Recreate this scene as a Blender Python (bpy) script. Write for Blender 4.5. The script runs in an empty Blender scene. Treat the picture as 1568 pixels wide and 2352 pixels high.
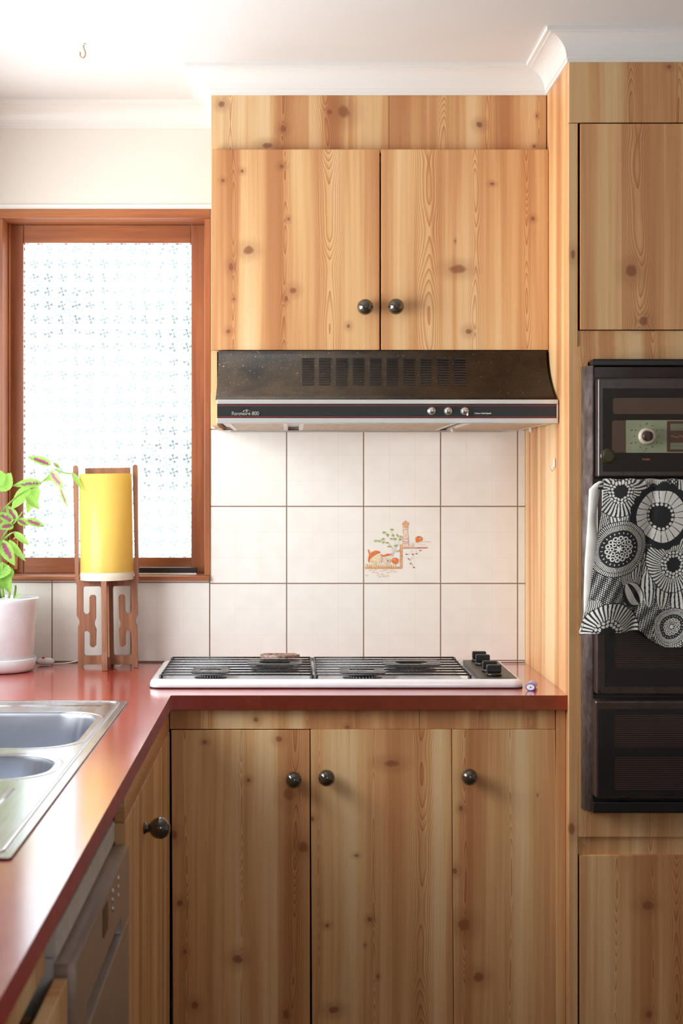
import bpy, bmesh, math, random
import numpy as np
from mathutils import Vector, Matrix
PI = math.pi
random.seed(7)
C = bpy.context.scene.collection

# ------------------------------------------------------------------ camera
F = 3410.0                    # focal length in pixels of the 1568 px wide frame (52 mm on a 24 mm wide sensor)
CY, CZ = -3.87, 1.373         # camera stands 3.87 m from the back wall, eye 1.373 m up
cam = bpy.data.cameras.new('camera')
cam_o = bpy.data.objects.new('camera', cam); C.objects.link(cam_o)
cam.sensor_fit = 'HORIZONTAL'; cam.sensor_width = 24.0; cam.lens = F / 1568 * 24
cam.shift_x = 114 / 1568; cam.shift_y = -72 / 1568
cam_o.location = (0, CY, CZ); cam_o.rotation_euler = (PI / 2, 0, 0)
cam.clip_start = 0.05; cam.clip_end = 200
cam.dof.use_dof = True; cam.dof.focus_distance = 3.45; cam.dof.aperture_fstop = 7.0
bpy.context.scene.camera = cam_o
vs = bpy.context.scene.view_settings
vs.view_transform = 'Standard'; vs.look = 'None'; vs.gamma = 1; vs.use_curve_mapping = False
vs.exposure = 0.36

# ------------------------------------------------------------------ daylight and added fill
world = bpy.data.worlds.new('sky'); bpy.context.scene.world = world
world.use_nodes = True
wn = world.node_tree.nodes; wl = world.node_tree.links; wn.clear()
wo = wn.new('ShaderNodeOutputWorld'); wb = wn.new('ShaderNodeBackground')
wtc = wn.new('ShaderNodeTexCoord'); wno = wn.new('ShaderNodeTexNoise'); wno.inputs['Scale'].default_value = 13.0
wno.inputs['Detail'].default_value = 2
wr = wn.new('ShaderNodeValToRGB')
wr.color_ramp.elements[0].position = 0.40; wr.color_ramp.elements[0].color = (0.48, 0.52, 0.54, 1)
wr.color_ramp.elements[1].position = 0.60; wr.color_ramp.elements[1].color = (0.88, 0.95, 1.0, 1)
wl.new(wtc.outputs['Generated'], wno.inputs['Vector']); wl.new(wno.outputs['Fac'], wr.inputs['Fac'])
wl.new(wr.outputs['Color'], wb.inputs['Color']); wl.new(wb.outputs[0], wo.inputs[0])
wb.inputs['Strength'].default_value = 6.2

def area_lamp(name, loc, rot, sx, sy, power, col):
    l = bpy.data.lights.new(name, 'AREA'); l.shape = 'RECTANGLE'; l.size = sx; l.size_y = sy
    l.energy = power; l.color = col
    o = bpy.data.objects.new(name, l); C.objects.link(o); o.location = loc; o.rotation_euler = rot
    return o
# daylight entering by the window over the sink, and a fill lamp in an added opening behind the camera (the sky itself shines through the back window)
area_lamp('daylight_sink_window', (-1.16, -1.05, 1.56), (0, -PI / 2, 0), 0.95, 1.40, 17.0, (1.0, 0.98, 0.95))
area_lamp('room_fill_lamp', (0.9, -5.27, 1.85), (PI / 2, 0, 0), 0.85, 0.62, 4.0, (1.0, 0.97, 0.95))

# ------------------------------------------------------------------ helpers
def at(px, py, y):
    """point of the plane Y=y that the photograph shows at pixel (px, py)"""
    d = y - CY
    return Vector(((px - 670) / F * d, y, CZ + (1104 - py) / F * d))
def X(px, y): return (px - 670) / F * (y - CY)
def Z(py, y): return CZ + (1104 - py) / F * (y - CY)

class E:
    """tiny expression builder for shader math"""
    def __init__(s, nt, sock): s.nt = nt; s.k = sock
    def _m(s, op, *a, clamp=False):
        n = s.nt.nodes.new('ShaderNodeMath'); n.operation = op; n.use_clamp = clamp
        for i, v in enumerate((s,) + a):
            if isinstance(v, E): s.nt.links.new(v.k, n.inputs[i])
            else: n.inputs[i].default_value = v
        return E(s.nt, n.outputs[0])
    def __add__(s, o): return s._m('ADD', o)
    __radd__ = __add__
    def __sub__(s, o): return s._m('SUBTRACT', o)
    def __rsub__(s, o): return (s * -1) + o
    def __mul__(s, o): return s._m('MULTIPLY', o)
    __rmul__ = __mul__
    def __truediv__(s, o): return s._m('DIVIDE', o)
    def __pow__(s, o): return s._m('POWER', o)
    def abs(s): return s._m('ABSOLUTE')
    def frac(s): return s._m('FRACT')
    def floor(s): return s._m('FLOOR')
    def sqrt(s): return s._m('SQRT')
    def sin(s): return s._m('SINE')
    def max(s, o): return s._m('MAXIMUM', o)
    def min(s, o): return s._m('MINIMUM', o)
    def atan2(s, o): return s._m('ARCTAN2', o)
    def smooth(s, a, b, lo=0.0, hi=1.0):
        n = s.nt.nodes.new('ShaderNodeMapRange'); n.interpolation_type = 'SMOOTHSTEP'
        s.nt.links.new(s.k, n.inputs[0])
        # smoothstep needs a < b, flip the outputs otherwise
        if a > b: a, b, lo, hi = b, a, hi, lo
        for i, v in ((1, a), (2, b), (3, lo), (4, hi)): n.inputs[i].default_value = v
        return E(s.nt, n.outputs[0])

class G:
    """node tree of one material"""
    def __init__(s, name):
        s.m = bpy.data.materials.new(name); s.m.use_nodes = True
        s.nt = s.m.node_tree; s.nt.nodes.clear()
        s.out = s.nt.nodes.new('ShaderNodeOutputMaterial')
        s.b = s.nt.nodes.new('ShaderNodeBsdfPrincipled')
        s.nt.links.new(s.b.outputs[0], s.out.inputs[0])
    def set(s, **k):
        for a, v in k.items():
            a = {'color': 'Base Color', 'rough': 'Roughness', 'metal': 'Metallic', 'coat': 'Coat Weight',
                 'coat_rough': 'Coat Roughness', 'alpha': 'Alpha', 'trans': 'Transmission Weight', 'ior': 'IOR',
                 'spec': 'Specular IOR Level', 'normal': 'Normal', 'sheen': 'Sheen Weight', 'emit': 'Emission Color',
                 'emit_s': 'Emission Strength', 'aniso': 'Anisotropic'}[a]
            i = s.b.inputs[a]
            if isinstance(v, E): s.nt.links.new(v.k, i)
            elif isinstance(v, bpy.types.NodeSocket): s.nt.links.new(v, i)
            elif isinstance(v, (tuple, list)): i.default_value = (*v, 1) if len(v) == 3 else v
            else: i.default_value = v
        return s.m
    def xyz(s, kind='Object'):
        t = s.nt.nodes.new('ShaderNodeTexCoord'); p = s.nt.nodes.new('ShaderNodeSeparateXYZ')
        s.nt.links.new(t.outputs[kind], p.inputs[0])
        return [E(s.nt, p.outputs[i]) for i in range(3)]
    def vec(s, *a):
        n = s.nt.nodes.new('ShaderNodeCombineXYZ')
        for i, v in enumerate(a):
            if isinstance(v, E): s.nt.links.new(v.k, n.inputs[i])
            else: n.inputs[i].default_value = v
        return n.outputs[0]
    def noise(s, v, scale=1.0, detail=2.0, rough=0.5, dist=0.0):
        n = s.nt.nodes.new('ShaderNodeTexNoise')
        s.nt.links.new(v, n.inputs['Vector'])
        n.inputs['Scale'].default_value = scale; n.inputs['Detail'].default_value = detail
        n.inputs['Roughness'].default_value = rough; n.inputs['Distortion'].default_value = dist
        return E(s.nt, n.outputs[0])
    def white(s, v):
        n = s.nt.nodes.new('ShaderNodeTexWhiteNoise'); s.nt.links.new(v, n.inputs['Vector'])
        return E(s.nt, n.outputs[0])
    def ramp(s, e, stops):
        n = s.nt.nodes.new('ShaderNodeValToRGB'); s.nt.links.new(e.k, n.inputs[0])
        cr = n.color_ramp
        while len(cr.elements) < len(stops): cr.elements.new(0.5)
        for el, (p, c) in zip(cr.elements, stops): el.position = p; el.color = (*c, 1)
        return n.outputs[0]
    def mix(s, f, a, b, mode='MIX'):
        n = s.nt.nodes.new('ShaderNodeMix'); n.data_type = 'RGBA'; n.blend_type = mode; n.clamp_factor = True
        def put(i, v):
            if isinstance(v, E): s.nt.links.new(v.k, n.inputs[i])
            elif isinstance(v, bpy.types.NodeSocket): s.nt.links.new(v, n.inputs[i])
            elif isinstance(v, (int, float)): n.inputs[i].default_value = v
            else: n.inputs[i].default_value = (*v, 1)
        put(0, f); put(6, a); put(7, b)
        return n.outputs[2]
    def bump(s, h, strength=0.3, dist=0.001):
        n = s.nt.nodes.new('ShaderNodeBump'); n.inputs['Strength'].default_value = strength
        n.inputs['Distance'].default_value = dist; s.nt.links.new(h.k, n.inputs['Height'])
        return n.outputs[0]

def plain(name, col, rough=0.5, metal=0.0, var=0.06, scale=30, bump=0.0, **k):
    """a slightly uneven surface of one colour"""
    g = G(name); x, y, z = g.xyz()
    n = g.noise(g.vec(x, y, z), scale, 3)
    dark = tuple(c * (1 - 2 * var) for c in col); lite = tuple(min(1, c * (1 + var)) for c in col)
    c = g.ramp(n, [(0.3, dark), (0.7, lite)])
    g.set(color=c, rough=(n * 0.12) + (rough - 0.06), metal=metal, **k)
    if bump: g.set(normal=g.bump(g.noise(g.vec(x, y, z), scale * 6, 3), 0.5, bump))
    return g.m

def pine(name, cols=(), knots=(), axis='X', seed=0.0, plane=-0.36, joints=(), horizontal=False, tone=1.0):
    """knotty pine laminate. cols: (px, half width px) of flame figure; knots: (px, py, rx, rz) in photo pixels at the plane"""
    d = plane - CY; s = d / F
    g = G(name); x, y, z = g.xyz()
    u, v = (x if axis == 'X' else y), z
    if horizontal: u, v = z, y
    wob = g.noise(g.vec(u * 3.0, v * 2.2, seed), 1, 1) - 0.5
    uw = u + wob * 0.010
    # knots push the grain aside
    kd = []
    for (px, py, rx, rz) in knots:
        ku, kv = (px - 670) * s, CZ + (1104 - py) * s
        a = (u - ku) / (rx * s); b = (v - kv) / (rz * s)
        kd.append((a * a + b * b, a, b))
    bands = g.noise(g.vec(uw * 15, v * 0.55, seed + 3.1), 1, 2)
    board = g.white(g.vec(((u + 0.013 * seed) / 0.093).floor(), seed, 0.0))
    fine = g.noise(g.vec(uw * 130, v * 2.0, seed), 1, 2)
    micro = g.noise(g.vec(u * 600, v * 14, seed), 1, 1)
    t = bands + (board - 0.5) * 0.16 + (fine - 0.5) * 0.22
    k = tone
    col = g.ramp(t, [(0.30, (0.81 * k, 0.57 * k, 0.31 * k)), (0.44, (0.73 * k, 0.44 * k, 0.20 * k)),
                     (0.54, (0.62 * k, 0.32 * k, 0.135 * k)), (0.68, (0.50 * k, 0.22 * k, 0.085 * k))])
    # straight grain lines
    ph = (uw * 210 + fine * 1.2).frac()
    lines = (ph ** 5) * g.noise(g.vec(u * 9, v * 0.8, seed + 9), 1, 1).smooth(0.42, 0.62) * 0.22
    lines = lines + (micro - 0.5).max(0.0) * 0.35
    # flame figure
    for i, (px, w) in enumerate(cols):
        cu = (px - 670) * s if not isinstance(px, str) else float(px)
        ww = w * s if not isinstance(px, str) else w
        dx = (u - cu) + (g.noise(g.vec(v * 3.0, seed + i * 7.7, 0.0), 1, 0) - 0.5) * ww * 0.9
        dn = dx / ww
        pv = g.noise(g.vec(v * 3.0, seed + i * 3.3 + 11, dn * 0.10), 1, 2, 0.35)
        f = (dn * dn + 0.02).sqrt() ** 1.5 * (4.2 if w > 14 else 2.8) + pv * (26 if w > 14 else 22) + v * (9 if i % 2 else -7) + (fine - 0.5) * 0.25
        if kd:
            near = None
            for q, _, _ in kd:
                e = (q * 0.30 + 1.0) ** -2.0
                near = e if near is None else near + e
            f = f + near * 2.5
        l = (f.frac() ** 3) * dn.abs().smooth(1.9, 0.7) * 0.95
        lines = lines.max(l)
    col = g.mix(lines, col, g.mix(1.0, col, (0.62, 0.36, 0.22), 'MULTIPLY'))
    if kd:
        km = None; rg = None
        for q, a, b in kd:
            n2 = g.noise(g.vec(u * 60, v * 45, seed), 1, 2)
            r = q.sqrt() + (n2 - 0.5) * 0.7
            m_ = r.smooth(1.25, 0.45) * 0.86
            halo = r.smooth(3.2, 0.8) * 0.30
            ring = ((r * 3.0).frac() ** 3) * r.smooth(2.4, 0.9) * 0.45
            mm = m_.max(halo).max(ring)
            km = mm if km is None else km.max(mm)
        col = g.mix(km, col, (0.24 * k, 0.075 * k, 0.028 * k))
    for jx in joints:
        j = (u - (jx - 670) * s).abs().smooth(0.0011, 0.0005)
        col = g.mix(j, col, (0.16, 0.08, 0.04))
    g.set(color=col, rough=0.40 + fine * 0.12, spec=0.42)
    g.set(normal=g.bump(fine, 0.06, 0.0006))
    return g.m

# ---- geometry
def parent_to(o, p):
    if p is not None:
        o.parent = p
        w = Matrix.Translation(p['_at']) if '_at' in p else Matrix.Identity(4)
        o.matrix_parent_inverse = w.inverted()
def obj(name, me, mat=None, parent=None, bevel=0.0, smooth=False, seg=2, **tags):
    if isinstance(me, bmesh.types.BMesh):
        bm = me; bmesh.ops.recalc_face_normals(bm, faces=bm.faces)
        me = bpy.data.meshes.new(name); bm.to_mesh(me); bm.free()
    o = bpy.data.objects.new(name, me); C.objects.link(o)
    if mat is not None:
        for m in (mat if isinstance(mat, (list, tuple)) else [mat]): me.materials.append(m)
    if smooth:
        me.polygons.foreach_set('use_smooth', [True] * len(me.polygons))
    if bevel:
        b = o.modifiers.new('bevel', 'BEVEL'); b.width = bevel; b.segments = seg; b.limit_method = 'ANGLE'
        b.angle_limit = math.radians(35); b.harden_normals = False
    parent_to(o, parent)
    for k_, v_ in tags.items(): o[k_] = v_
    return o
def thing(name, label, cat, loc=(0, 0, 0), group=None):
    o = bpy.data.objects.new(name, None); C.objects.link(o); o.location = loc
    o.empty_display_size = 0.05; o['_at'] = list(loc)
    o['label'] = label; o['category'] = cat
    if group: o['group'] = group
    return o
def struct(name, me, mat, **k): return obj(name, me, mat, kind='structure', **k)
def B(): return bmesh.new()
def box(bm, x0, x1, y0, y1, z0, z1, mi=0):
    v = [bm.verts.new((x, y, z)) for x in (x0, x1) for y in (y0, y1) for z in (z0, z1)]
    for f in ((0, 1, 3, 2), (4, 6, 7, 5), (0, 4, 5, 1), (2, 3, 7, 6), (0, 2, 6, 4), (1, 5, 7, 3)):
        bm.faces.new([v[i] for i in f]).material_index = mi
    return bm
def bx(*a): return box(B(), *a)
def frame_of(axis):
    a = Vector(axis).normalized()
    t = Vector((0, 0, 1)) if abs(a.z) < 0.9 else Vector((1, 0, 0))
    u = a.cross(t).normalized(); return a, u, a.cross(u).normalized()
def lathe(bm, prof, org, axis=(0, 0, 1), n=32, mi=0, cap=True):
    """prof: (radius, height) along the axis"""
    a, u, w = frame_of(axis); org = Vector(org); rings = []
    for r, h in prof:
        rings.append([bm.verts.new(org + a * h + (u * math.cos(2 * PI * i / n) + w * math.sin(2 * PI * i / n)) * max(r, 1e-5)) for i in range(n)])
    for p, q in zip(rings, rings[1:]):
        for i in range(n):
            f = bm.faces.new((p[i], p[(i + 1) % n], q[(i + 1) % n], q[i])); f.material_index = mi; f.smooth = True
    if cap:
        for r_ in (rings[0], rings[-1]):
            f = bm.faces.new(r_); f.material_index = mi
    return bm
def tube(bm, pts, r, n=10, mi=0, closed=False):
    pts = [Vector(p) for p in pts]; rings = []; prev = None
    N_ = len(pts)
    for i, p in enumerate(pts):
        if closed: t = pts[(i + 1) % N_] - pts[i - 1]
        else: t = pts[min(i + 1, N_ - 1)] - pts[max(i - 1, 0)]
        t.normalize()
        if prev is None: _, u, w = frame_of(t)
        else:
            u = prev - t * prev.dot(t); u.normalize(); w = t.cross(u)
        prev = u
        rr = r[i] if isinstance(r, (list, tuple)) else r
        rings.append([bm.verts.new(p + (u * math.cos(2 * PI * k / n) + w * math.sin(2 * PI * k / n)) * rr) for k in range(n)])
    rr_ = rings + ([rings[0]] if closed else [])
    for a_, b_ in zip(rr_, rr_[1:]):
        for k in range(n):
            f = bm.faces.new((a_[k], a_[(k + 1) % n], b_[(k + 1) % n], b_[k])); f.smooth = True; f.material_index = mi
    if not closed:
        bm.faces.new(rings[0]); bm.faces.new(rings[-1])
    return bm
def spline(pts, n=8):
    pts = [Vector(p) for p in pts]; out = []
    for i in range(len(pts) - 1):
        p0 = pts[max(i - 1, 0)]; p1 = pts[i]; p2 = pts[i + 1]; p3 = pts[min(i + 2, len(pts) - 1)]
        for k in range(n):
            t = k / n
            out.append(0.5 * ((2 * p1) + (p2 - p0) * t + (2 * p0 - 5 * p1 + 4 * p2 - p3) * t * t + (3 * p1 - p0 - 3 * p2 + p3) * t ** 3))
    out.append(pts[-1]); return out
def rrect(x0, x1, y0, y1, r, n=6):
    out = []
    for cx, cy, a0 in ((x1 - r, y1 - r, 0), (x0 + r, y1 - r, 90), (x0 + r, y0 + r, 180), (x1 - r, y0 + r, 270)):
        for k in range(n + 1):
            a = math.radians(a0 + 90 * k / n); out.append((cx + r * math.cos(a), cy + r * math.sin(a)))
    return out
def plate(outer, holes, t, M=None, bev=0.0):
    """flat plate of thickness t with holes, from 2D loops; M maps (a, b, thickness) to the world"""
    cu = bpy.data.curves.new('c', 'CURVE'); cu.dimensions = '2D'; cu.fill_mode = 'BOTH'
    for lp in [outer] + list(holes):
        sp = cu.splines.new('POLY'); sp.points.add(len(lp) - 1); sp.use_cyclic_u = True
        for p, (a, b) in zip(sp.points, lp): p.co = (a, b, 0, 1)
    cu.extrude = t / 2 - bev; cu.bevel_depth = bev; cu.bevel_resolution = 1
    o = bpy.data.objects.new('c', cu); C.objects.link(o)
    dg = bpy.context.evaluated_depsgraph_get(); dg.update()
    me = bpy.data.meshes.new_from_object(o.evaluated_get(dg))
    bpy.data.objects.remove(o); bpy.data.curves.remove(cu)
    if M is not None: me.transform(M)
    return me
def text_mesh(s, size, M, depth=0.0004, bold=0.0, space=1.0):
    cu = bpy.data.curves.new('t', 'FONT'); cu.body = s; cu.size = size; cu.extrude = depth; cu.offset = bold
    cu.align_x = 'LEFT'; cu.space_character = space
    o = bpy.data.objects.new('t', cu); C.objects.link(o)
    dg = bpy.context.evaluated_depsgraph_get(); dg.update()
    me = bpy.data.meshes.new_from_object(o.evaluated_get(dg))
    bpy.data.objects.remove(o); bpy.data.curves.remove(cu)
    me.transform(M); return me
def XZ(x=0, y=0, z=0):     # 2D (a, b) -> (x, z) facing the camera, thickness along -y
    return Matrix(((1, 0, 0, x), (0, 0, -1, y), (0, 1, 0, z), (0, 0, 0, 1)))
def XY(z=0): return Matrix.Translation((0, 0, z))
def YZ(x=0):               # 2D (a, b) -> (y, z), thickness along x
    return Matrix(((0, 0, 1, x), (1, 0, 0, 0), (0, 1, 0, 0), (0, 0, 0, 1)))
def join(name, parts):
    bm = B()
    for me in parts: bm.from_mesh(me)
    return bm

# ------------------------------------------------------------------ materials
def paint(name, col, rough=0.55):
    g = G(name); x, y, z = g.xyz(); n = g.noise(g.vec(x, y, z), 3, 4); n2 = g.noise(g.vec(x, y, z), 90, 2)
    c = g.ramp(n, [(0.3, tuple(a * 0.96 for a in col)), (0.7, col)])
    g.set(color=c, rough=rough, normal=g.bump(n2, 0.12, 0.0008)); return g.m
m_ceiling = paint('ceiling_paint', (0.74, 0.725, 0.705))
m_far = paint('far_wall_paint', (0.74, 0.69, 0.63))
m_wall = paint('wall_paint', (0.78, 0.735, 0.665))
m_cornice = paint('cornice_paint', (0.80, 0.775, 0.74), 0.4)
m_white_gloss = paint('white_gloss_paint', (0.88, 0.88, 0.86), 0.3)
m_floor = plain('floor_cork', (0.09, 0.05, 0.03), 0.5, var=0.2, scale=25)

def window_timber(name, axis):
    g = G(name); x, y, z = g.xyz(); u, v = (x, z) if axis == 'V' else (z, x)
    n = g.noise(g.vec(u * 60, y * 60, v * 3), 1, 3); n2 = g.noise(g.vec(u * 500, y * 500, v * 18), 1, 2)
    b = g.noise(g.vec(x, y, z), 2.0, 2)
    c = g.ramp(n * 0.7 + b * 0.3, [(0.3, (0.22, 0.065, 0.022)), (0.5, (0.34, 0.11, 0.036)), (0.7, (0.46, 0.17, 0.055))])
    c = g.mix((n2 - 0.5).max(0.0) * 1.2, c, (0.16, 0.045, 0.016))
    g.set(color=c, rough=0.38, normal=g.bump(n2, 0.15, 0.0004)); return g.m
m_tv = window_timber('window_timber_upright', 'V'); m_th = window_timber('window_timber_level', 'H')

def tile_mat(name, x0, z0, px, pz):
    g = G(name); x, y, z = g.xyz()
    fx = ((x - x0) / px); fz = ((z - z0) / pz)
    ex = (fx.frac() - 0.5).abs() * px; ez = (fz.frac() - 0.5).abs() * pz
    gx = ex.smooth(px / 2 - 0.0020, px / 2 - 0.0010); gz = ez.smooth(pz / 2 - 0.0020, pz / 2 - 0.0010)
    gr = gx.max(gz)
    # tiny pitted border lines in the glaze, squares of three to a tile
    dx = ((fx.frac() * 8).frac() - 0.5).abs(); 
    rowx = ((fx.frac() * 3 + 0.5).frac() - 0.5).abs().smooth(0.012, 0.004); rowz = ((fz.frac() * 3 + 0.5).frac() - 0.5).abs().smooth(0.012, 0.004)
    dotx = ((x / 0.0035).frac() - 0.5).abs().smooth(0.35, 0.2); dotz = ((z / 0.0035).frac() - 0.5).abs().smooth(0.35, 0.2)
    pits = (rowx * dotz).max(rowz * dotx)
    n = g.noise(g.vec(x, y, z), 22, 3); per = g.white(g.vec(fx.floor(), fz.floor(), 0.0))
    c = g.ramp(n * 0.7 + per * 0.3, [(0.3, (0.84, 0.835, 0.785)), (0.7, (0.90, 0.895, 0.86))])
    c = g.mix(pits * 0.30, c, (0.60, 0.47, 0.36))
    c = g.mix(gr, c, (0.26, 0.175, 0.13))
    g.set(color=c, rough=gr.smooth(0, 1, 0.16, 0.8), spec=0.5)
    g.set(normal=g.bump(gr * -1.0 + pits * -0.12 + n * 0.15, 0.6, 0.0012)); return g.m

g = G('red_laminate'); x, y, z = g.xyz()
n = g.noise(g.vec(x, y, z), 26, 5, 0.65); n2 = g.noise(g.vec(x, y, z), 5, 3)
c = g.ramp(n * 0.6 + n2 * 0.4, [(0.35, (0.36, 0.030, 0.018)), (0.55, (0.46, 0.042, 0.024)), (0.72, (0.52, 0.07, 0.04))])
g.set(color=c, rough=(n * 0.16) + 0.14, spec=0.9, coat=1.0, coat_rough=0.14, normal=g.bump(n, 0.05, 0.0005)); m_red = g.m

def brushed(name, col, rough, stretch=(4, 300, 4)):
    g = G(name); x, y, z = g.xyz()
    n = g.noise(g.vec(x * stretch[0], y * stretch[1], z * stretch[2]), 1, 2); n2 = g.noise(g.vec(x, y, z), 14, 3)
    c = g.ramp(n, [(0.3, tuple(a * 0.88 for a in col)), (0.7, col)])
    g.set(color=c, metal=1.0, rough=n * 0.10 + n2 * 0.12 + (rough - 0.1)); return g.m
m_steel = brushed('stainless_steel', (0.62, 0.64, 0.67), 0.22, (300, 6, 6))
m_bowl = brushed('bowl_steel', (0.46, 0.50, 0.57), 0.34, (6, 200, 6))
m_alu = brushed('brushed_aluminium', (0.66, 0.65, 0.63), 0.38, (6, 6, 500)); m_alu.node_tree.nodes['Principled BSDF'].inputs['Metallic'].default_value = 0.55
m_knob_metal = brushed('turned_aluminium', (0.78, 0.77, 0.75), 0.28, (200, 200, 200))
m_dw = brushed('dishwasher_steel', (0.55, 0.50, 0.48), 0.42, (5, 5, 260))
m_black = plain('black_plastic', (0.012, 0.012, 0.013), 0.32)
m_blackmat = plain('black_iron', (0.016, 0.016, 0.018), 0.36, var=0.2, scale=80, bump=0.0003)
m_strip = plain('black_control_strip', (0.014, 0.014, 0.016), 0.42)
m_dark = plain('dark_void', (0.015, 0.011, 0.008), 0.8)
m_redline = plain('red_line', (0.30, 0.03, 0.02), 0.5)
m_enamel = plain('white_enamel', (0.88, 0.89, 0.92), 0.14, var=0.02, coat=0.5)
m_offwhite = plain('offwhite_plastic', (0.78, 0.75, 0.68), 0.4)
m_bakelite = plain('brown_knob_glaze', (0.045, 0.032, 0.018), 0.10, var=0.12, coat=1.0, coat_rough=0.04)
m_badge = plain('badge_metal', (0.62, 0.60, 0.55), 0.3, 0.9)
m_white_ink = plain('white_ink', (0.75, 0.74, 0.70), 0.5)
m_card = plain('white_body', (0.55, 0.51, 0.47), 0.45)

g = G('hood_enamel'); x, y, z = g.xyz()
n = g.noise(g.vec(x, y, z), 8, 5, 0.7); sp = g.noise(g.vec(x, y, z), 420, 2); sp2 = g.noise(g.vec(x, y, z), 180, 1)
c = g.ramp(n, [(0.35, (0.018, 0.015, 0.013)), (0.55, (0.050, 0.034, 0.021)), (0.75, (0.075, 0.045, 0.024))])
c = g.mix(sp.smooth(0.62, 0.72) * 0.55, c, (0.22, 0.17, 0.11)); c = g.mix(sp2.smooth(0.72, 0.80) * 0.7, c, (0.45, 0.38, 0.28))
g.set(color=c, rough=0.55 + n * 0.2, spec=0.35, normal=g.bump(sp, 0.5, 0.0005)); m_hood = g.m
g = G('filter_mesh'); x, y, z = g.xyz()
w = g.noise(g.vec(x, y, z), 20, 2); s1 = ((x * 150 + w * 2.2).sin() * (y * 190 + w * 5).sin()); s2 = g.noise(g.vec(x, y, z), 260, 2)
c = g.ramp(s1 * 0.35 + s2 * 0.6 + 0.2, [(0.25, (0.17, 0.10, 0.055)), (0.5, (0.52, 0.40, 0.27)), (0.75, (0.84, 0.74, 0.57))])
g.set(color=c, rough=0.5, metal=0.25, normal=g.bump(s1, 0.8, 0.002)); m_filter = g.m

g = G('oven_brown_enamel'); x, y, z = g.xyz(); n = g.noise(g.vec(x, y, z), 60, 4, 0.7)
c = g.ramp(n, [(0.3, (0.030, 0.017, 0.013)), (0.7, (0.052, 0.030, 0.023))])
g.set(color=c, rough=0.22 + n * 0.15, coat=0.4); m_oven = g.m
g = G('oven_side_trim'); x, y, z = g.xyz(); n = g.noise(g.vec(x, y, z * 0.4), 55, 5, 0.75)
c = g.ramp(n, [(0.35, (0.085, 0.058, 0.050)), (0.55, (0.17, 0.14, 0.135)), (0.75, (0.28, 0.25, 0.245))])
g.set(color=c, rough=0.30 + n * 0.2, metal=0.35); m_ovenside = g.m
m_ovenblack = plain('oven_black', (0.006, 0.004, 0.004), 0.35)
g = G('smoked_glass'); x, y, z = g.xyz()
g.set(color=(0.020, 0.015, 0.013), rough=0.06 + g.noise(g.vec(x, y, z), 30, 3) * 0.05, spec=0.6); m_smoke = g.m
def lined_glass(name, zs):
    g = G(name); x, y, z = g.xyz(); L = None
    ln = ((z / 0.00452).frac() - 0.5).abs().smooth(0.22, 0.12)
    inside = None
    for z0, z1 in zs:
        a = (z - (z0 + z1) / 2).abs().smooth((z1 - z0) / 2 + 0.0004, (z1 - z0) / 2)
        inside = a if inside is None else inside.max(a)
    xs = (x - 0.690).smooth(0.0, 0.0015)
    n = g.noise(g.vec(x, y, z), 5, 3)
    c = g.ramp(n, [(0.3, (0.012, 0.011, 0.013)), (0.7, (0.022, 0.018, 0.019))])
    c = g.mix(ln * inside * xs * 0.42, c, (0.16, 0.085, 0.055))
    g.set(color=c, rough=0.10, spec=0.6); return g.m
m_reflection = plain('reflection_tan', (0.085, 0.042, 0.022), 0.4)  # tan of the reflections painted onto the oven glass
m_sage = plain('sage_plate', (0.30, 0.33, 0.20), 0.4)
m_brownplate = plain('brown_plate', (0.085, 0.035, 0.016), 0.4)
m_dialring = plain('dial_ring', (0.62, 0.54, 0.42), 0.35)
m_copperink = plain('copper_ink', (0.42, 0.17, 0.06), 0.5)
m_ink = plain('dark_ink', (0.02, 0.015, 0.01), 0.5)

g = G('walnut_veneer'); x, y, z = g.xyz()
n = g.noise(g.vec(x * 90, y * 90, z * 5), 1, 3); n2 = g.noise(g.vec(x * 600, y * 600, z * 40), 1, 2)
c = g.ramp(n, [(0.3, (0.19, 0.075, 0.036)), (0.7, (0.34, 0.15, 0.075))]); c = g.mix((n2 - 0.5).max(0.0) * 1.5, c, (0.10, 0.035, 0.02))
g.set(color=c, rough=0.42); m_walnut = g.m
def translucent(name, col, tcol, fac, rough=0.5):
    g = G(name); x, y, z = g.xyz(); n = g.noise(g.vec(x, y, z), 18, 4)
    tr = g.nt.nodes.new('ShaderNodeBsdfTranslucent'); mx = g.nt.nodes.new('ShaderNodeMixShader')
    g.nt.links.new(g.mix(n * 0.25, tcol, col), tr.inputs['Color']); mx.inputs[0].default_value = fac
    g.set(color=g.mix(n * 0.3, col, tcol), rough=rough)
    g.nt.links.new(g.b.outputs[0], mx.inputs[1]); g.nt.links.new(tr.outputs[0], mx.inputs[2]); g.nt.links.new(mx.outputs[0], g.out.inputs[0])
    return g.m
m_shade = translucent('yellow_lampshade', (0.90, 0.69, 0.17), (1.0, 0.82, 0.28), 0.45, 0.3)
m_shadeband = translucent('cream_band', (0.82, 0.76, 0.64), (0.85, 0.78, 0.62), 0.3)
m_pot = plain('glazed_white_pot', (0.76, 0.79, 0.83), 0.25, var=0.03, coat=0.4)
m_soil = plain('potting_soil', (0.03, 0.018, 0.01), 0.95, var=0.3, scale=200, bump=0.002)
m_stem = translucent('green_stem', (0.30, 0.48, 0.12), (0.5, 0.75, 0.2), 0.3)
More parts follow.
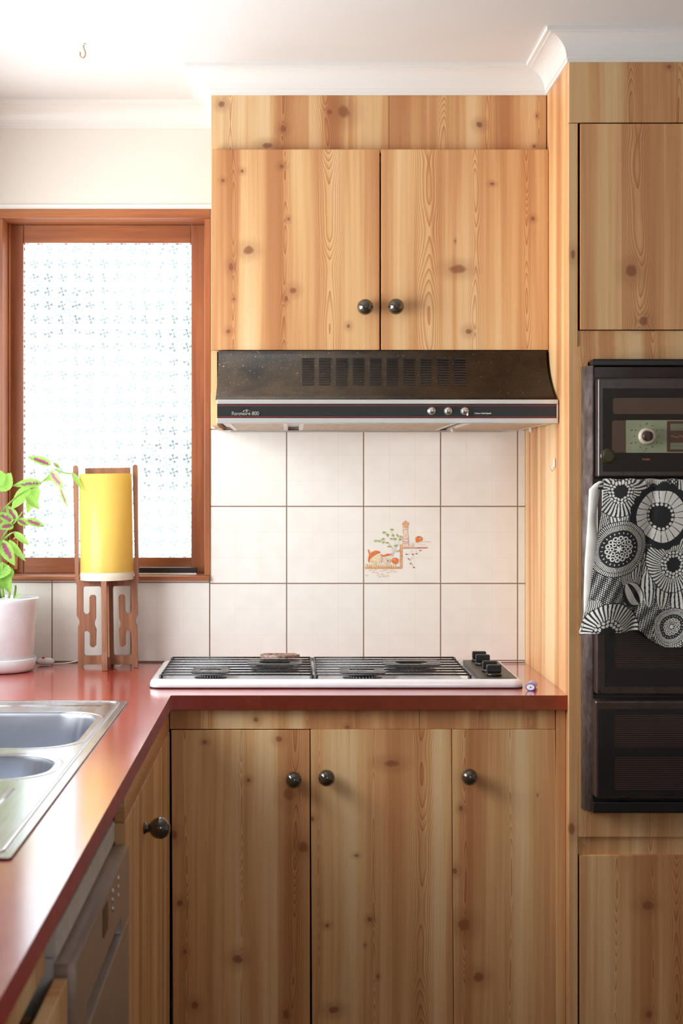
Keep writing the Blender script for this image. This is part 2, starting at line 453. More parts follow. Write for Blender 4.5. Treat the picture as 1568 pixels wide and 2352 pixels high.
# leaves: green margin, purple heart carried by a vertex attribute
g = G('coleus_leaf'); at_ = g.nt.nodes.new('ShaderNodeAttribute'); at_.attribute_name = 'heart'
x, y, z = g.xyz(); hn = E(g.nt, at_.outputs['Fac']) + (g.noise(g.vec(x, y, z), 160, 3) - 0.5) * 0.9
c = g.ramp(hn, [(0.0, (0.34, 0.62, 0.12)), (0.50, (0.26, 0.50, 0.12)), (0.66, (0.33, 0.10, 0.18))])
ct = g.ramp(hn, [(0.0, (0.55, 0.88, 0.18)), (0.50, (0.40, 0.74, 0.16)), (0.66, (0.50, 0.12, 0.28))])
tr = g.nt.nodes.new('ShaderNodeBsdfTranslucent'); mx = g.nt.nodes.new('ShaderNodeMixShader'); mx.inputs[0].default_value = 0.5
g.set(color=c, rough=0.45); g.nt.links.new(ct, tr.inputs['Color'])
g.nt.links.new(g.b.outputs[0], mx.inputs[1]); g.nt.links.new(tr.outputs[0], mx.inputs[2]); g.nt.links.new(mx.outputs[0], g.out.inputs[0]); m_leaf = g.m

# pressed pattern glass: clear, with a star stamped in each square
g = G('pressed_pattern_glass'); x, y, z = g.xyz()
def stars(ox, oz, P):
    a = ((x + ox) / P).frac() - 0.5; b = ((z + oz) / P).frac() - 0.5
    r = (a * a + b * b).sqrt(); th = b.atan2(a)
    spokes = ((th * 4 + r * 2).sin()).smooth(-0.1, 0.15) * r.smooth(0.40, 0.30) * r.smooth(0.05, 0.12)
    return (spokes * 1.0).max(r.smooth(0.11, 0.07))
jj = g.noise(g.vec(x, y, z), 60, 2)
pat = stars(0, 0, 0.0372).max(stars(0.0186, 0.0186, 0.0372) * 0.8) * jj.smooth(0.38, 0.44)
tint = g.mix(pat, (0.97, 0.985, 1.0), (0.345, 0.373, 0.38))
tp = g.nt.nodes.new('ShaderNodeBsdfTransparent'); gl = g.nt.nodes.new('ShaderNodeBsdfGlossy'); mx = g.nt.nodes.new('ShaderNodeMixShader')
gl.inputs['Roughness'].default_value = 0.15; mx.inputs[0].default_value = 0.05
g.nt.links.new(tint, tp.inputs['Color']); g.nt.links.new(tp.outputs[0], mx.inputs[1]); g.nt.links.new(gl.outputs[0], mx.inputs[2]); g.nt.links.new(mx.outputs[0], g.out.inputs[0]); m_pane = g.m

# ------------------------------------------------------------------ setting
CEIL = 2.352; XL = -0.88; XR = 2.30; YF = -5.30
struct('floor', bx(XL - .1, XR + .1, YF - .1, 0.12, -0.10, 0.0), m_floor)
struct('ceiling', bx(XL - .1, XR + .1, YF - .1, 0.12, CEIL, CEIL + 0.1), m_ceiling)
def wall_with_hole(axis, lo, hi, a0, a1, ha0, ha1, hz0, hz1):
    bm = B()
    def f(a, b, z0, z1):
        if axis == 'Y': box(bm, a, b, lo, hi, z0, z1)
        else: box(bm, lo, hi, a, b, z0, z1)
    f(a0, ha0, 0, CEIL); f(ha1, a1, 0, CEIL); f(ha0, ha1, 0, hz0); f(ha0, ha1, hz1, CEIL)
    return bm
WX0, WX1, WZ0, WZ1 = -0.775, -0.2125, 1.113, 2.079
struct('wall_back', wall_with_hole('Y', 0.0, 0.12, XL, XR, WX0, WX1, WZ0, WZ1), m_wall)
struct('wall_left', wall_with_hole('X', XL - 0.1, XL, YF, 0.0, -1.80, -0.30, 1.08, 2.08), m_wall)
struct('wall_right', bx(XR, XR + .1, YF, 0.0, 0, CEIL), m_far)
struct('wall_front', wall_with_hole('Y', YF - 0.1, YF, XL, XR, 0.45, 1.35, 1.50, 2.20), m_far)

def cornice(path, first_n, last_n):
    prof = [(0.058, CEIL), (0.058, CEIL - 0.009), (0.0495, CEIL - 0.0095)]
    for k in range(0, 11):
        t = k / 10 * PI / 2
        prof.append((0.0495 - 0.0425 * math.sin(t), 2.2985 + 0.0425 * math.cos(t)))
    prof += [(0.0045, 2.2975), (0.0045, 2.2895), (0.0, 2.2895), (0.0, CEIL)]
    bm = B(); cols_ = []
    for i, (px, py) in enumerate(path):
        nx, ny = (1, 1)
        if i == 0: nx, ny = first_n
        if i == len(path) - 1: nx, ny = last_n
        cols_.append([bm.verts.new((px - o * nx, py - o * ny, z)) for o, z in prof])
    for a, b in zip(cols_, cols_[1:]):
        for k in range(len(prof)): 
            k2 = (k + 1) % len(prof); bm.faces.new((a[k], a[k2], b[k2], b[k]))
    bm.faces.new(cols_[0]); bm.faces.new(cols_[-1][::-1]); return bm
UCL = -0.1915; UF = -0.338; PX = 0.607; TF = -0.618
struct('trim_1', cornice([(XL, 0), (UCL, 0), (UCL, UF), (PX, UF), (PX, TF), (1.26, TF)], (0, 1), (0, 1)), m_cornice)

# window_1: timber window in the back wall
w1 = bpy.data.objects.new('window_1', None); C.objects.link(w1); w1['kind'] = 'structure'; w1['_at'] = [-0.49, 0, 1.113]; w1.location = w1['_at']
SY0, SY1 = 0.086, 0.118
fr = B()
box(fr, WX0, WX1 + .0, -0.014, 0.12, 2.055, 2.0785)
o = obj('window_frame', fr, m_th, w1, bevel=0.0012)
fr = B(); box(fr, -0.2270, WX1, -0.012, 0.12, 1.1265, 2.0545); box(fr, WX0, -0.7514, -0.012, 0.12, 1.1265, 2.0545)
box(fr, -0.2310, -0.2272, 0.060, 0.084, 1.1265, 2.0545); box(fr, -0.7514, -0.7470, 0.060, 0.084, 1.1265, 2.0545)
obj('window_frame', fr, m_tv, w1, bevel=0.001)
obj('window_sill', bx(WX0, WX1, -0.020, 0.12, 1.1135, 1.126), m_th, w1, bevel=0.003)
sx0, sx1 = -0.7512, -0.2275
obj('sash_stile', bx(sx1 - 0.0405, sx1, SY0, SY1, 1.1268, 2.0542), m_tv, w1, bevel=0.0015)
obj('sash_stile', bx(sx0, sx0 + 0.036, SY0, SY1, 1.1268, 2.0542), m_tv, w1, bevel=0.0015)
obj('sash_rail', bx(sx0 + 0.037, sx1 - 0.0415, SY0, SY1, 2.0065, 2.0542), m_th, w1, bevel=0.0015)
obj('sash_rail', bx(sx0 + 0.037, sx1 - 0.0415, SY0, SY1, 1.1268, 1.168), m_th, w1, bevel=0.0015)
obj('window_pane', bx(sx0 + 0.034, sx1 - 0.039, 0.100, 0.104, 1.166, 2.0085), m_pane, w1)
obj('window_frame', bx(XL, UCL + .02, -0.006, -0.0002, 2.0795, 2.0925), m_white_gloss, w1, bevel=0.001, label='white painted strip over the frame')
# out of view: the window over the sink, and an added one for fill
def plain_window(name, bm):
    struct(name, bm, m_tv, bevel=0.001)
bm = B()
for z0, z1 in ((1.08, 1.12), (2.04, 2.08)): box(bm, XL - 0.095, XL - 0.02, -1.80, -0.30, z0, z1)
for y0, y1 in ((-1.80, -1.76), (-0.34, -0.30)): box(bm, XL - 0.095, XL - 0.02, y0, y1, 1.12, 2.04)
plain_window('window_2', bm)
bm = B()
for z0, z1 in ((1.50, 1.54), (2.16, 2.20)): box(bm, 0.45, 1.35, YF - .09, YF - .02, z0, z1)
for x0, x1 in ((0.45, 0.49), (1.31, 1.35)): box(bm, x0, x1, YF - .09, YF - .02, 1.54, 2.16)
plain_window('fill_window', bm)  # unseen opening added behind the camera to admit fill light
# window winder bar and latch
t = thing('window_winder', 'dark brown metal winder bar lying along the window sill', 'window winder', (-0.34, 0.02, 1.126))
obj('winder_cover', bx(X(318, .03), X(452, .03), 0.022, 0.055, 1.1265, 1.1455), plain('bronze_anodised', (0.035, 0.025, 0.022), 0.35, 0.4), t, bevel=0.002)
obj('cover_lip', bx(X(318, .03), X(452, .03), 0.016, 0.0215, 1.1265, 1.1310), m_offwhite, t, bevel=0.001)
t = thing('window_latch', 'small copper window latch at the left foot of the sash behind the plant', 'latch', (-0.735, 0.07, 1.14))
m_copper = plain('old_brass', (0.62, 0.33, 0.16), 0.35, 0.7)
bm = B(); box(bm, -0.752, -0.728, 0.074, 0.085, 1.135, 1.215); obj('latch_plate', bm, m_copper, t, bevel=0.003)
bm = lathe(B(), [(0.007, 0), (0.009, 0.006), (0.006, 0.012), (0.010, 0.02), (0.004, 0.026)], (-0.74, 0.074, 1.195), (0, -1, 0), 16); obj('latch_boss', bm, m_copper, t)
bm = tube(B(), spline([(-0.74, 0.055, 1.195), (-0.736, 0.045, 1.215), (-0.722, 0.045, 1.225), (-0.712, 0.05, 1.220)]), 0.0045); obj('latch_lever', bm, m_copper, t)

# ------------------------------------------------------------------ tiled splashback
sp = thing('tiled_splashback', 'cream glazed square wall tiles behind the cooktop and below the window', 'splashback', (0.0, -0.004, 0.90))
TY = -0.008
obj('tiling', bx(-0.2134, PX - 0.0004, TY, -0.0003, 0.9008, 1.60), tile_mat('tile_glaze', -0.2134, 1.1055, 0.2001, 0.2005), sp, bevel=0.001)
obj('tiling', bx(XL + 0.0005, -0.2139, TY, -0.0003, 0.9008, 1.1130), tile_mat('tile_glaze_low', -0.2134, 1.1085, 0.2050, 0.2060), sp, bevel=0.001)
# painted still life on one tile: flat brushed shapes in the glaze
def mcol(name, col): return plain(name, col, 0.25, var=0.12, scale=200)
art = [mcol('glaze_orange', (0.80, 0.22, 0.06)), mcol('glaze_tan', (0.78, 0.42, 0.22)), mcol('glaze_green', (0.42, 0.50, 0.16)), mcol('glaze_cream', (0.84, 0.72, 0.48)), mcol('glaze_brown', (0.38, 0.14, 0.09)), mcol('glaze_blush', (0.80, 0.68, 0.57)), mcol('glaze_grey', (0.62, 0.56, 0.56))]
bm = B(); lay = [0]
def tp(a, b):   # a, b in the enlarged view of the tile
    return at(820 + a / 7.467, 1170 + b / 7.467, TY)
def poly(pts, mi):
    lay[0] += 1; off = Vector((0, -0.00012 - 0.00001 * lay[0], 0))
    f = bm.faces.new([bm.verts.new(tp(*p) + off) for p in pts]); f.material_index = mi
def oval(a, b, ra, rb, mi, rot=0.0, n=18):
    poly([(a + ra * math.cos(2 * PI * k / n) * math.cos(rot) - rb * math.sin(2 * PI * k / n) * math.sin(rot),
           b + ra * math.cos(2 * PI * k / n) * math.sin(rot) + rb * math.sin(2 * PI * k / n) * math.cos(rot)) for k in range(n)], mi)
def stroke(pts, w, mi):
    for (a, b), (c, d) in zip(pts, pts[1:]):
        L = math.hypot(c - a, d - b) or 1; nx, ny = -(d - b) / L * w / 2, (c - a) / L * w / 2
        poly([(a + nx, b + ny), (c + nx, d + ny), (c - nx, d - ny), (a - nx, b - ny)], mi)
rnd = random.Random(3)
for k in range(26): oval(160 + rnd.random() * 500, 1040 + rnd.random() ** 2 * 130, 34, 14, 5)
poly([(132, 985), (770, 985), (770, 1015), (132, 1015)], 1); stroke([(132, 1018), (770, 1016)], 6, 4); stroke([(132, 984), (720, 984)], 4, 4)
poly([(132, 930), (700, 945), (690, 985), (132, 985)], 3)
for k in range(14): stroke([(170 + k * 37, 945), (185 + k * 37, 985)], 7, 4)
poly([(735, 600), (772, 600), (772, 1000), (735, 1000)], 1); stroke([(735, 600), (735, 990)], 5, 4); stroke([(772, 640), (772, 1000)], 5, 0)
poly([(765, 640), (1210, 648), (1210, 668), (765, 672)], 1); stroke([(780, 668), (1200, 664)], 8, 4); stroke([(1040, 655), (1200, 655)], 12, 0)
# pepper mill
poly([(775, 230), (800, 212), (860, 212), (885, 232), (880, 270), (862, 300), (792, 300), (772, 270)], 1); oval(828, 204, 14, 8, 4)
poly([(778, 305), (876, 305), (870, 340), (782, 340)], 5); stroke([(778, 308), (876, 308)], 6, 4); stroke([(782, 340), (870, 340)], 6, 4)
poly([(792, 342), (862, 342), (864, 430), (880, 480), (876, 520), (890, 632), (772, 632), (778, 520), (776, 480), (795, 430)], 5)
stroke([(780, 350), (800, 430), (776, 490), (782, 550), (776, 630)], 9, 1); stroke([(860, 350), (866, 430), (880, 490), (872, 550), (888, 630)], 5, 1)
for yy in (500, 545, 575): stroke([(778, yy), (830, yy + 14), (880, yy)], 6, 4)
# herbs
for a, b in ((590, 340), (460, 400), (515, 440), (615, 440), (700, 450), (585, 500), (650, 510), (730, 520), (380, 540), (450, 560), (520, 570), (550, 640), (655, 620), (700, 710), (320, 535), (735, 470), (440, 515)):
    for q in range(3): oval(a + rnd.uniform(-16, 16), b + rnd.uniform(-12, 12), 24, 11, 2, rnd.uniform(-.9, .9), 10)
for pts in ([(590, 810), (640, 700), (660, 600), (600, 420), (580, 350)], [(575, 815), (620, 690), (560, 600), (380, 545)], [(600, 800), (680, 640), (740, 480)], [(585, 800), (600, 660), (540, 600)]): stroke(pts, 5, 6)
# onions, pumpkin slices, tomatoes
for pts in ([(185, 900), (185, 800), (225, 790), (215, 910)],): poly(pts, 1)
poly([(180, 690), (200, 690), (215, 765), (250, 730), (310, 705), (375, 715), (392, 745), (340, 760), (270, 800), (225, 850), (200, 915), (182, 870), (205, 790)], 0)
poly([(395, 760), (450, 785), (520, 755), (575, 765), (570, 785), (520, 800), (440, 812), (405, 790)], 0)
oval(375, 850, 48, 75, 3); oval(285, 875, 66, 60, 3); stroke([(240, 850), (250, 890), (290, 905)], 6, 4); oval(250, 880, 14, 20, 5); stroke([(375, 780), (400, 850), (385, 915)], 4, 1)
oval(495, 880, 70, 52, 5); stroke([(430, 860), (500, 845), (560, 880)], 4, 6); oval(525, 885, 14, 16, 4)
oval(645, 880, 62, 54, 0); oval(630, 862, 20, 14, 1); oval(650, 930, 14, 8, 4)
oval(1055, 505, 60, 46, 0); oval(1055, 470, 22, 12, 4); oval(1025, 545, 26, 26, 0); oval(1075, 495, 20, 14, 1)
stroke([(1090, 560), (1160, 550), (1265, 562)], 7, 1); stroke([(1040, 590), (1110, 612), (1190, 600)], 4, 6); stroke([(905, 600), (960, 570), (1030, 600)], 4, 6); oval(925, 610, 30, 24, 5)
for pts in ([(960, 660), (900, 760), (840, 770)], [(940, 690), (950, 840), (870, 850)], [(1000, 650), (1015, 760)], [(880, 850), (915, 930), (970, 1000)], [(1100, 680), (1060, 720)]): stroke(pts, 4, 6)
for a, b in ((845, 768), (880, 850), (915, 932), (970, 995), (1015, 760), (950, 770), (1080, 705)): oval(a, b, 20, 9, 4, rnd.uniform(-.5, .5), 10)
bmesh.ops.reverse_faces(bm, faces=bm.faces)
me = bpy.data.meshes.new('painted_motif'); bm.to_mesh(me); bm.free()
obj('painted_motif', me, art, sp, label='painted pepper mill, herbs, onions and tomatoes on a shelf')

# ------------------------------------------------------------------ knobs
def knob(parent, x, y, z, axis=(0, -1, 0), r=0.0190):
    prof = [(r * .55, 0), (r * .55, r * .12), (r * .40, r * .28), (r * .42, r * .55)]
    for k in range(1, 15):
        a = -1.12 + (PI / 2 + 1.12) * k / 14
        prof.append((r * math.cos(a), r * 1.45 + r * math.sin(a)))
    return obj('knob', lathe(B(), prof, (x, y, z), axis, 32), m_bakelite, parent)

# ------------------------------------------------------------------ upper cabinet
uc = thing('upper_cabinet', 'golden knotty pine wall cabinet with two doors above the range hood', 'cabinet', (0.207, -0.17, 1.681))
DP = -0.3615
p_ul = pine('pine_upper_door_a', [(535, 11), (655, 13), (753, 24)],
    [(512, 415, 5, 5), (556, 393, 5, 5), (647, 382, 7, 6), (662, 503, 4, 5), (570, 575, 15, 12), (530, 612, 7, 12), (537, 687, 3, 5), (524, 761, 6, 6), (673, 667, 10, 9), (657, 686, 5, 8), (800, 749, 5, 6)], seed=1.0, plane=DP)
p_ur = pine('pine_upper_door_b', [(989, 28), (1091, 14), (1207, 13)],
    [(1130, 422, 6, 4), (1223, 502, 6, 6), (1050, 618, 22, 12), (1076, 761, 9, 8), (1045, 554, 2, 4)], seed=2.3, plane=DP)
p_fa = pine('pine_bulkhead', [(527, 12), (650, 12), (750, 20), (1020, 20), (1117, 12), (1238, 8)],
    [(509, 239, 9, 9), (789, 256, 18, 18), (757, 257, 7, 7), (650, 296, 8, 9), (614, 334, 15, 8), (1100, 286, 9, 9), (1232, 266, 3, 5), (1226, 336, 4, 4)], seed=4.0, plane=UF, joints=(893,), tone=0.92)
p_plain = pine('pine_carcass', [('0.06', 0.02), ('0.33', 0.016)], seed=6.0)
p_side = pine('pine_side', [('-0.22', 0.012), ('-0.50', 0.010)], [], axis='Y', seed=8.0, plane=UF)
obj('fascia', bx(UCL, PX - 0.002, UF, UF + 0.018, 2.1520, CEIL - 0.001), p_fa, uc, bevel=0.0006)
zt, zb = Z(343, DP), Z(804, DP)
bm = B(); box(bm, UCL + .0, UCL + 0.016, UF + .0185, -0.0095, zb - 0.001, CEIL - .001)
obj('carcass', bm, p_side, uc, bevel=0.0006)
bm = B(); box(bm, UCL + .017, PX - 0.003, UF, -0.009, zb + 0.001, zb + 0.017); box(bm, UCL + .017, PX - 0.003, UF + 0.0005, -0.009, 2.13, 2.146); box(bm, UCL + .017, PX - 0.003, -0.016, -0.009, zb + .018, 2.129)
obj('carcass', bm, p_plain, uc)
d1 = obj('door', bx(X(485, DP), X(871.5, DP), DP, UF - 0.0006, zb, zt), p_ul, uc, bevel=0.0012)
d2 = obj('door', bx(X(875, DP), X(1259, DP), DP, UF - 0.0006, zb - .0, zt), p_ur, uc, bevel=0.0012)
knob(d1, X(838, DP - .02), DP, Z(706, DP - .02)); knob(d2, X(908.5, DP - .02), DP, Z(705, DP - .02))
obj('side_filler', bx(UCL, UCL + 0.014, UF + .0, -0.0095, 1.5035, zb - 0.002), p_side, uc, bevel=0.0006)
obj('shadow_gap', bx(UCL + .0, PX - 0.003, UF + .0002, UF + 0.003, 2.147, 2.1515), m_dark, uc)

# ------------------------------------------------------------------ range hood
hd = thing('range_hood', 'dark brown range hood with a silver edged control strip under the wall cabinet', 'range hood', (0.215, -0.25, 1.503))
HX0, HX1 = -0.1705, 0.6045; CX0, CX1 = -0.1735, 0.600
# canopy: concave sheet
prof = []
for k in range(13):
    t = k / 12
    yy = -0.368 - 0.006 * t - 0.118 * t ** 2.1
    zz = 1.6795 - (1.6795 - 1.5575) * t
    prof.append((yy, zz))
def canopy_at(z):
    t = (1.6795 - z) / (1.6795 - 1.5575); return -0.368 - 0.006 * t - 0.118 * t ** 2.1
bm = B()
L_ = [[bm.verts.new((x_, yy, zz)) for yy, zz in prof + [(-0.03, 1.5575), (-0.03, 1.6795)]] for x_ in (CX0, CX1)]
n_ = len(L_[0])
for k in range(n_):
    f = bm.faces.new((L_[0][k], L_[0][(k + 1) % n_], L_[1][(k + 1) % n_], L_[1][k])); f.smooth = k < 12
bm.faces.new(L_[0]); bm.faces.new(L_[1][::-1])
obj('canopy', bm, m_hood, hd)
# louvres
gx0, gx1 = 693, 1070
for gi in range(10):
    c0 = 693 + gi * 38.9
    bm = B()
    for k in range(11):
        z_ = 1.6600 - k * 0.00640
        ya = canopy_at(z_); xa, xb = X(c0, ya), X(c0 + 26, ya)
        v = [bm.verts.new(p) for p in ((xa, ya - 0.0006, z_ + .0018), (xb, ya - 0.0006, z_ + .0018), (xb - .001, ya - 0.0042, z_ - 0.0018), (xa + .001, ya - 0.0042, z_ - 0.0018), (xa, ya + 0.0005, z_ - 0.0026), (xb, ya + 0.0005, z_ - 0.0026))]
        bm.faces.new((v[0], v[1], v[2], v[3])); bm.faces.new((v[3], v[2], v[5], v[4])); bm.faces.new((v[0], v[3], v[4])); bm.faces.new((v[1], v[5], v[2]))
    obj('vent_louvres', bm, m_black, hd)
obj('top_trim', bx(HX0, HX1, -0.5000, -0.03, 1.5470, 1.5572), m_alu, hd, bevel=0.0012)
obj('bottom_trim', bx(HX0, HX1, -0.5000, -0.486, 1.5030, 1.5150), m_alu, hd, bevel=0.0012)
cs = obj('control_strip', bx(HX0 + .001, HX1 - .004, -0.4975, -0.487, 1.5152, 1.5468), m_strip, hd)
obj('side_trim', bx(HX1 - .0035, HX1, -0.4995, -0.486, 1.5152, 1.5468), m_alu, hd)
bm = B()
for z_ in (1.5432, 1.5178): box(bm, HX0 + .001, HX1 - .004, -0.4979, -0.4976, z_ - .0007, z_ + .0007)
obj('red_line', bm, m_redline, cs)
for px_ in (992, 1030, 1068):
    c_ = at(px_, 943.5, -0.51)
    k_ = obj('dial', lathe(B(), [(0.0095, 0), (0.0095, 0.002), (0.0078, 0.0025), (0.0078, 0.011), (0.0068, 0.0125), (0.0, 0.0126)], (c_.x, -0.4978, c_.z), (0, -1, 0), 28), m_knob_metal, hd)
    if px_ == 1068:
        bm = B(); box(bm, c_.x + .003, c_.x + .0075, -0.5085, -0.4985, c_.z - .0115, c_.z - .004); obj('pointer', bm, m_knob_metal, k_, bevel=0.001)
    else:
        obj('pointer', lathe(B(), [(0.0009, 0), (0.0009, 0.0003)], (c_.x - .003, -0.5104, c_.z - .003), (0, -1, 0), 10), m_ink, k_)
p_ = at(531.5, 953.5, -0.498)
b1 = text_mesh('Rangeaire 800', 0.0118, XZ(p_.x, -0.4982, p_.z), 0.0006, 0.00022, 0.93); 
obj('badge_lettering', b1, m_badge, hd)
bm = B(); c_ = at(566.5, 944.5, -0.498)
tube(bm, [(c_.x - .0085, -0.4985, c_.z - .0012), (c_.x - .004, -0.4985, c_.z + .0022), (c_.x, -0.4985, c_.z + .0038), (c_.x + .004, -0.4985, c_.z + .0022), (c_.x + .0085, -0.4985, c_.z - .0012)], 0.0006, 6)
lathe(bm, [(0.0022, 0), (0.0022, 0.001)], (c_.x, -0.4983, c_.z + .0005), (0, -1, 0), 14)
obj('badge_emblem', bm, m_badge, hd)
p_ = at(1089, 951, -0.498)
obj('lettering', text_mesh('Deluxe Multi Speed', 0.0052, XZ(p_.x, -0.4981, p_.z), 0.0002, 0.00012, 0.92), m_white_ink, hd)
# underside with three filters
obj('underside', bx(HX0 + .002, HX1 - .002, -0.4858, -0.0095, 1.5120, 1.5460), m_alu, hd)
for x0, x1 in ((-0.150, -0.010), (0.018, 0.378), (0.400, 0.592)):
    fm = bx(x0 + .008, x1 - .008, -0.4695, -0.0305, 1.5036, 1.5119)
    ff = obj('filter', fm, m_filter, hd)
    me = plate([(x0, -0.482), (x1, -0.482), (x1, -0.018), (x0, -0.018)], [[(x0 + .010, -0.470), (x1 - .010, -0.470), (x1 - .010, -0.030), (x0 + .010, -0.030)]], 0.006, XY(1.5062))
    obj('filter_frame', me, m_offwhite, ff)
for px_, py_ in ((1039, 982), (1219, 982)):
    y_ = -0.20; bm = lathe(B(), [(0.0050, 0), (0.0050, -0.006), (0.0022, -0.012)], (X(px_, y_), y_, 1.5031), (0, 0, 1), 12)
    obj('filter_catch', bm, m_offwhite, hd)
obj('underside_rail', bx(HX0 + .012, HX1 - .06, -0.0175, -0.0100, 1.4990, 1.5030), m_alu, hd)

# ------------------------------------------------------------------ tall oven cabinet
tc = thing('oven_cabinet', 'tall knotty pine cabinet housing the built-in oven', 'cabinet', (0.93, -0.31, 0.0))
TXR = 1.25
p_tside = pine('pine_tall_side', [('-0.30', 0.010), ('-0.52', 0.008)], [], axis='Y', seed=12.0, plane=TF, tone=1.06)
p_tf = pine('pine_tall_fascia', [(1449, 20), (1557, 13)], [(1536, 153, 6, 6)], seed=14.0, plane=TF, tone=0.88)
p_td = pine('pine_tall_door', [(1468, 26), ('0.93', 0.02), ('1.08', 0.025)], [(1450, 622, 16, 18), (1477, 738, 13, 13)], seed=16.0, plane=TF, tone=0.95)
p_tm = pine('pine_oven_surround', [(1340, 14), (1352, 12), (1500, 18)], [(1316, 585, 6, 14), (1313, 1905, 9, 18), (1465, 748, 8, 8)], seed=18.0, plane=TF, tone=0.92)
p_tl = pine('pine_tall_low_door', [(1415, 12), (1500, 10), (1550, 22)], [(1487, 2080, 16, 12), (1490, 2330, 9, 10)], seed=20.0, plane=TF, tone=0.95)
SF = TF + 0.016     # carcass front, behind the doors
obj('side_panel', bx(PX, PX + 0.0195, SF, -0.0003, 0.0, CEIL - .001), p_tside, tc, bevel=0.0006)
obj('side_panel', bx(TXR - 0.018, TXR, SF, -0.0003, 0.0, CEIL - .001), p_tside, tc, bevel=0.0006)
obj('fascia', bx(PX, TXR, TF, SF - 0.0005, Z(281, TF), CEIL - .001), p_tf, tc, bevel=0.0006)
obj('stile', bx(PX + .0002, X(1327, TF), TF + .003, SF - .0004, 0.0, Z(282.5, TF)), p_tm, tc, bevel=0.0006)
obj('door', bx(X(1332.5, TF), TXR - .003, TF, SF - .0005, Z(757, TF), Z(284, TF)), p_td, tc, bevel=0.001)
obj('rail', bx(X(1328, TF), TXR, TF + 0.006, SF, Z(797, TF), Z(759, TF)), p_tm, tc)
OX0, OX1 = 0.648, 1.222; OZ0, OZ1 = Z(1858, TF), Z(832, TF)
me = plate([(X(1327, TF), Z(1922, TF)), (TXR, Z(1922, TF)), (TXR, Z(796, TF)), (X(1327, TF), Z(796, TF))], [[(OX0, OZ0), (OX1, OZ0), (OX1, OZ1), (OX0, OZ1)]], 0.016, XZ(0, TF + .008, 0))
obj('oven_surround', me, p_tm, tc)
obj('rail', bx(X(1329, TF), TXR, TF + 0.010, SF + .01, Z(1966, TF), Z(1922.5, TF)), p_tm, tc)
obj('door', bx(X(1331, TF), TXR - .003, TF, SF - .0005, 0.10, Z(1965, TF)), p_tl, tc, bevel=0.001)
obj('back_panel', bx(PX + .02, TXR - .02, -0.010, -0.0003, 0.0, 2.30), p_plain, tc)
obj('plinth', bx(PX + .02, TXR - .02, SF + .04, SF + .055, 0.0, 0.098), m_dark, tc)

# ------------------------------------------------------------------ wall oven
ov = thing('wall_oven', 'dark brown double wall oven built into the tall pine cabinet', 'oven', (0.93, -0.62, 0.66))
OY = -0.655
def ox(p, y=OY): return X(p, y)
def oz(p, y=OY): return Z(p, y)
obj('body', bx(OX0 + .004, OX1 - .004, -0.630, -0.12, OZ0 + .004, OZ1 - .004), m_ovenblack, ov)
obj('body_face', bx(ox(1362), OX1 + .006, -0.650, -0.6185, oz(1858), oz(843)), m_ovenblack, ov, bevel=0.002)
obj('top_cap', bx(ox(1360), OX1 + .006, -0.655, -0.6185, oz(842), oz(824)), m_ovenblack, ov, bevel=0.004)
obj('top_fascia', bx(ox(1364), OX1 + .004, -0.658, -0.6505, oz(867), oz(843.5)), plain('oven_top_enamel', (0.020, 0.006, 0.004), 0.2), ov)
bm = B()   # side trim: curved flange
zb_, zt_ = oz(1864), oz(840)
pr = [(0.6335, -0.6183), (0.6335, -0.628), (0.6375, -0.640), (0.6450, -0.650), (0.6500, -0.6545), (0.6535, -0.6555), (0.6545, -0.650), (0.6545, -0.6183)]
a_ = [bm.verts.new((p, q, zb_)) for p, q in pr]; b_ = [bm.verts.new((p, q, zt_)) for p, q in pr]
for k in range(len(pr)):
    f = bm.faces.new((a_[k], a_[(k + 1) % 8], b_[(k + 1) % 8], b_[k])); f.smooth = k < 6
bm.faces.new(a_[::-1]); bm.faces.new(b_)
obj('side_trim', bm, m_ovenside, ov)
bm2 = bx(OX1 + .002, OX1 + .016, -0.650, -0.6183, zb_, zt_); obj('side_trim', bm2, m_ovenside, ov, bevel=.003)
# control panel
def panel(name, x0, x1, z0, z1, y0, y1, mat, par, bev=0.004): return obj(name, bx(x0, x1, y1, y0, z0, z1), mat, par, bevel=bev, seg=3)
cp = obj('control_panel', bx(ox(1371, -.68), OX1 - .01, -0.690, -0.6505, oz(1096, -.69), oz(868, -.69)), m_oven, ov, bevel=0.004, seg=3)
GY = -0.6905
obj('control_window', bx(ox(1384, GY), OX1 - .02, GY - 0.0008, GY + .0008, oz(1083, GY), oz(892, GY)), m_smoke, cp)
PY = GY - 0.0010
obj('reflection_band', plate(rrect(ox(1407, PY), OX1 - .03, oz(951, PY), oz(914, PY), 0.006), [], 0.0004, XZ(0, PY, 0)), m_reflection, cp)  # brownish reflections in the dark glass, put in as flat bands
obj('reflection_band', plate(rrect(ox(1405, PY), OX1 - .03, oz(1039.5, PY), oz(965.5, PY), 0.006), [], 0.0004, XZ(0, PY, 0)), m_reflection, cp)
SY_ = PY - 0.0004
sg = obj('timer_plate', plate(rrect(ox(1437, SY_), ox(1640, SY_), oz(1040, SY_), oz(965, SY_), 0.002), [], 0.0004, XZ(0, SY_, 0)), m_sage, cp)
BY = SY_ - 0.0004
bp = obj('clock_plate', plate(rrect(ox(1531, BY), ox(1622, BY), oz(1038, BY), oz(967, BY), 0.002), [], 0.0004, XZ(0, BY, 0)), m_brownplate, cp)
bm = B()
for k in range(7):
    for py_ in (974.5 + 2.2 * k, 1018 + 2.2 * k):
        z_ = oz(py_, BY); box(bm, ox(1539, BY), ox(1612, BY), BY - .0006, BY - .0002, z_ - .00055, z_ + .00055)
obj('clock_lines', bm, m_sage, bp)
bm = B()
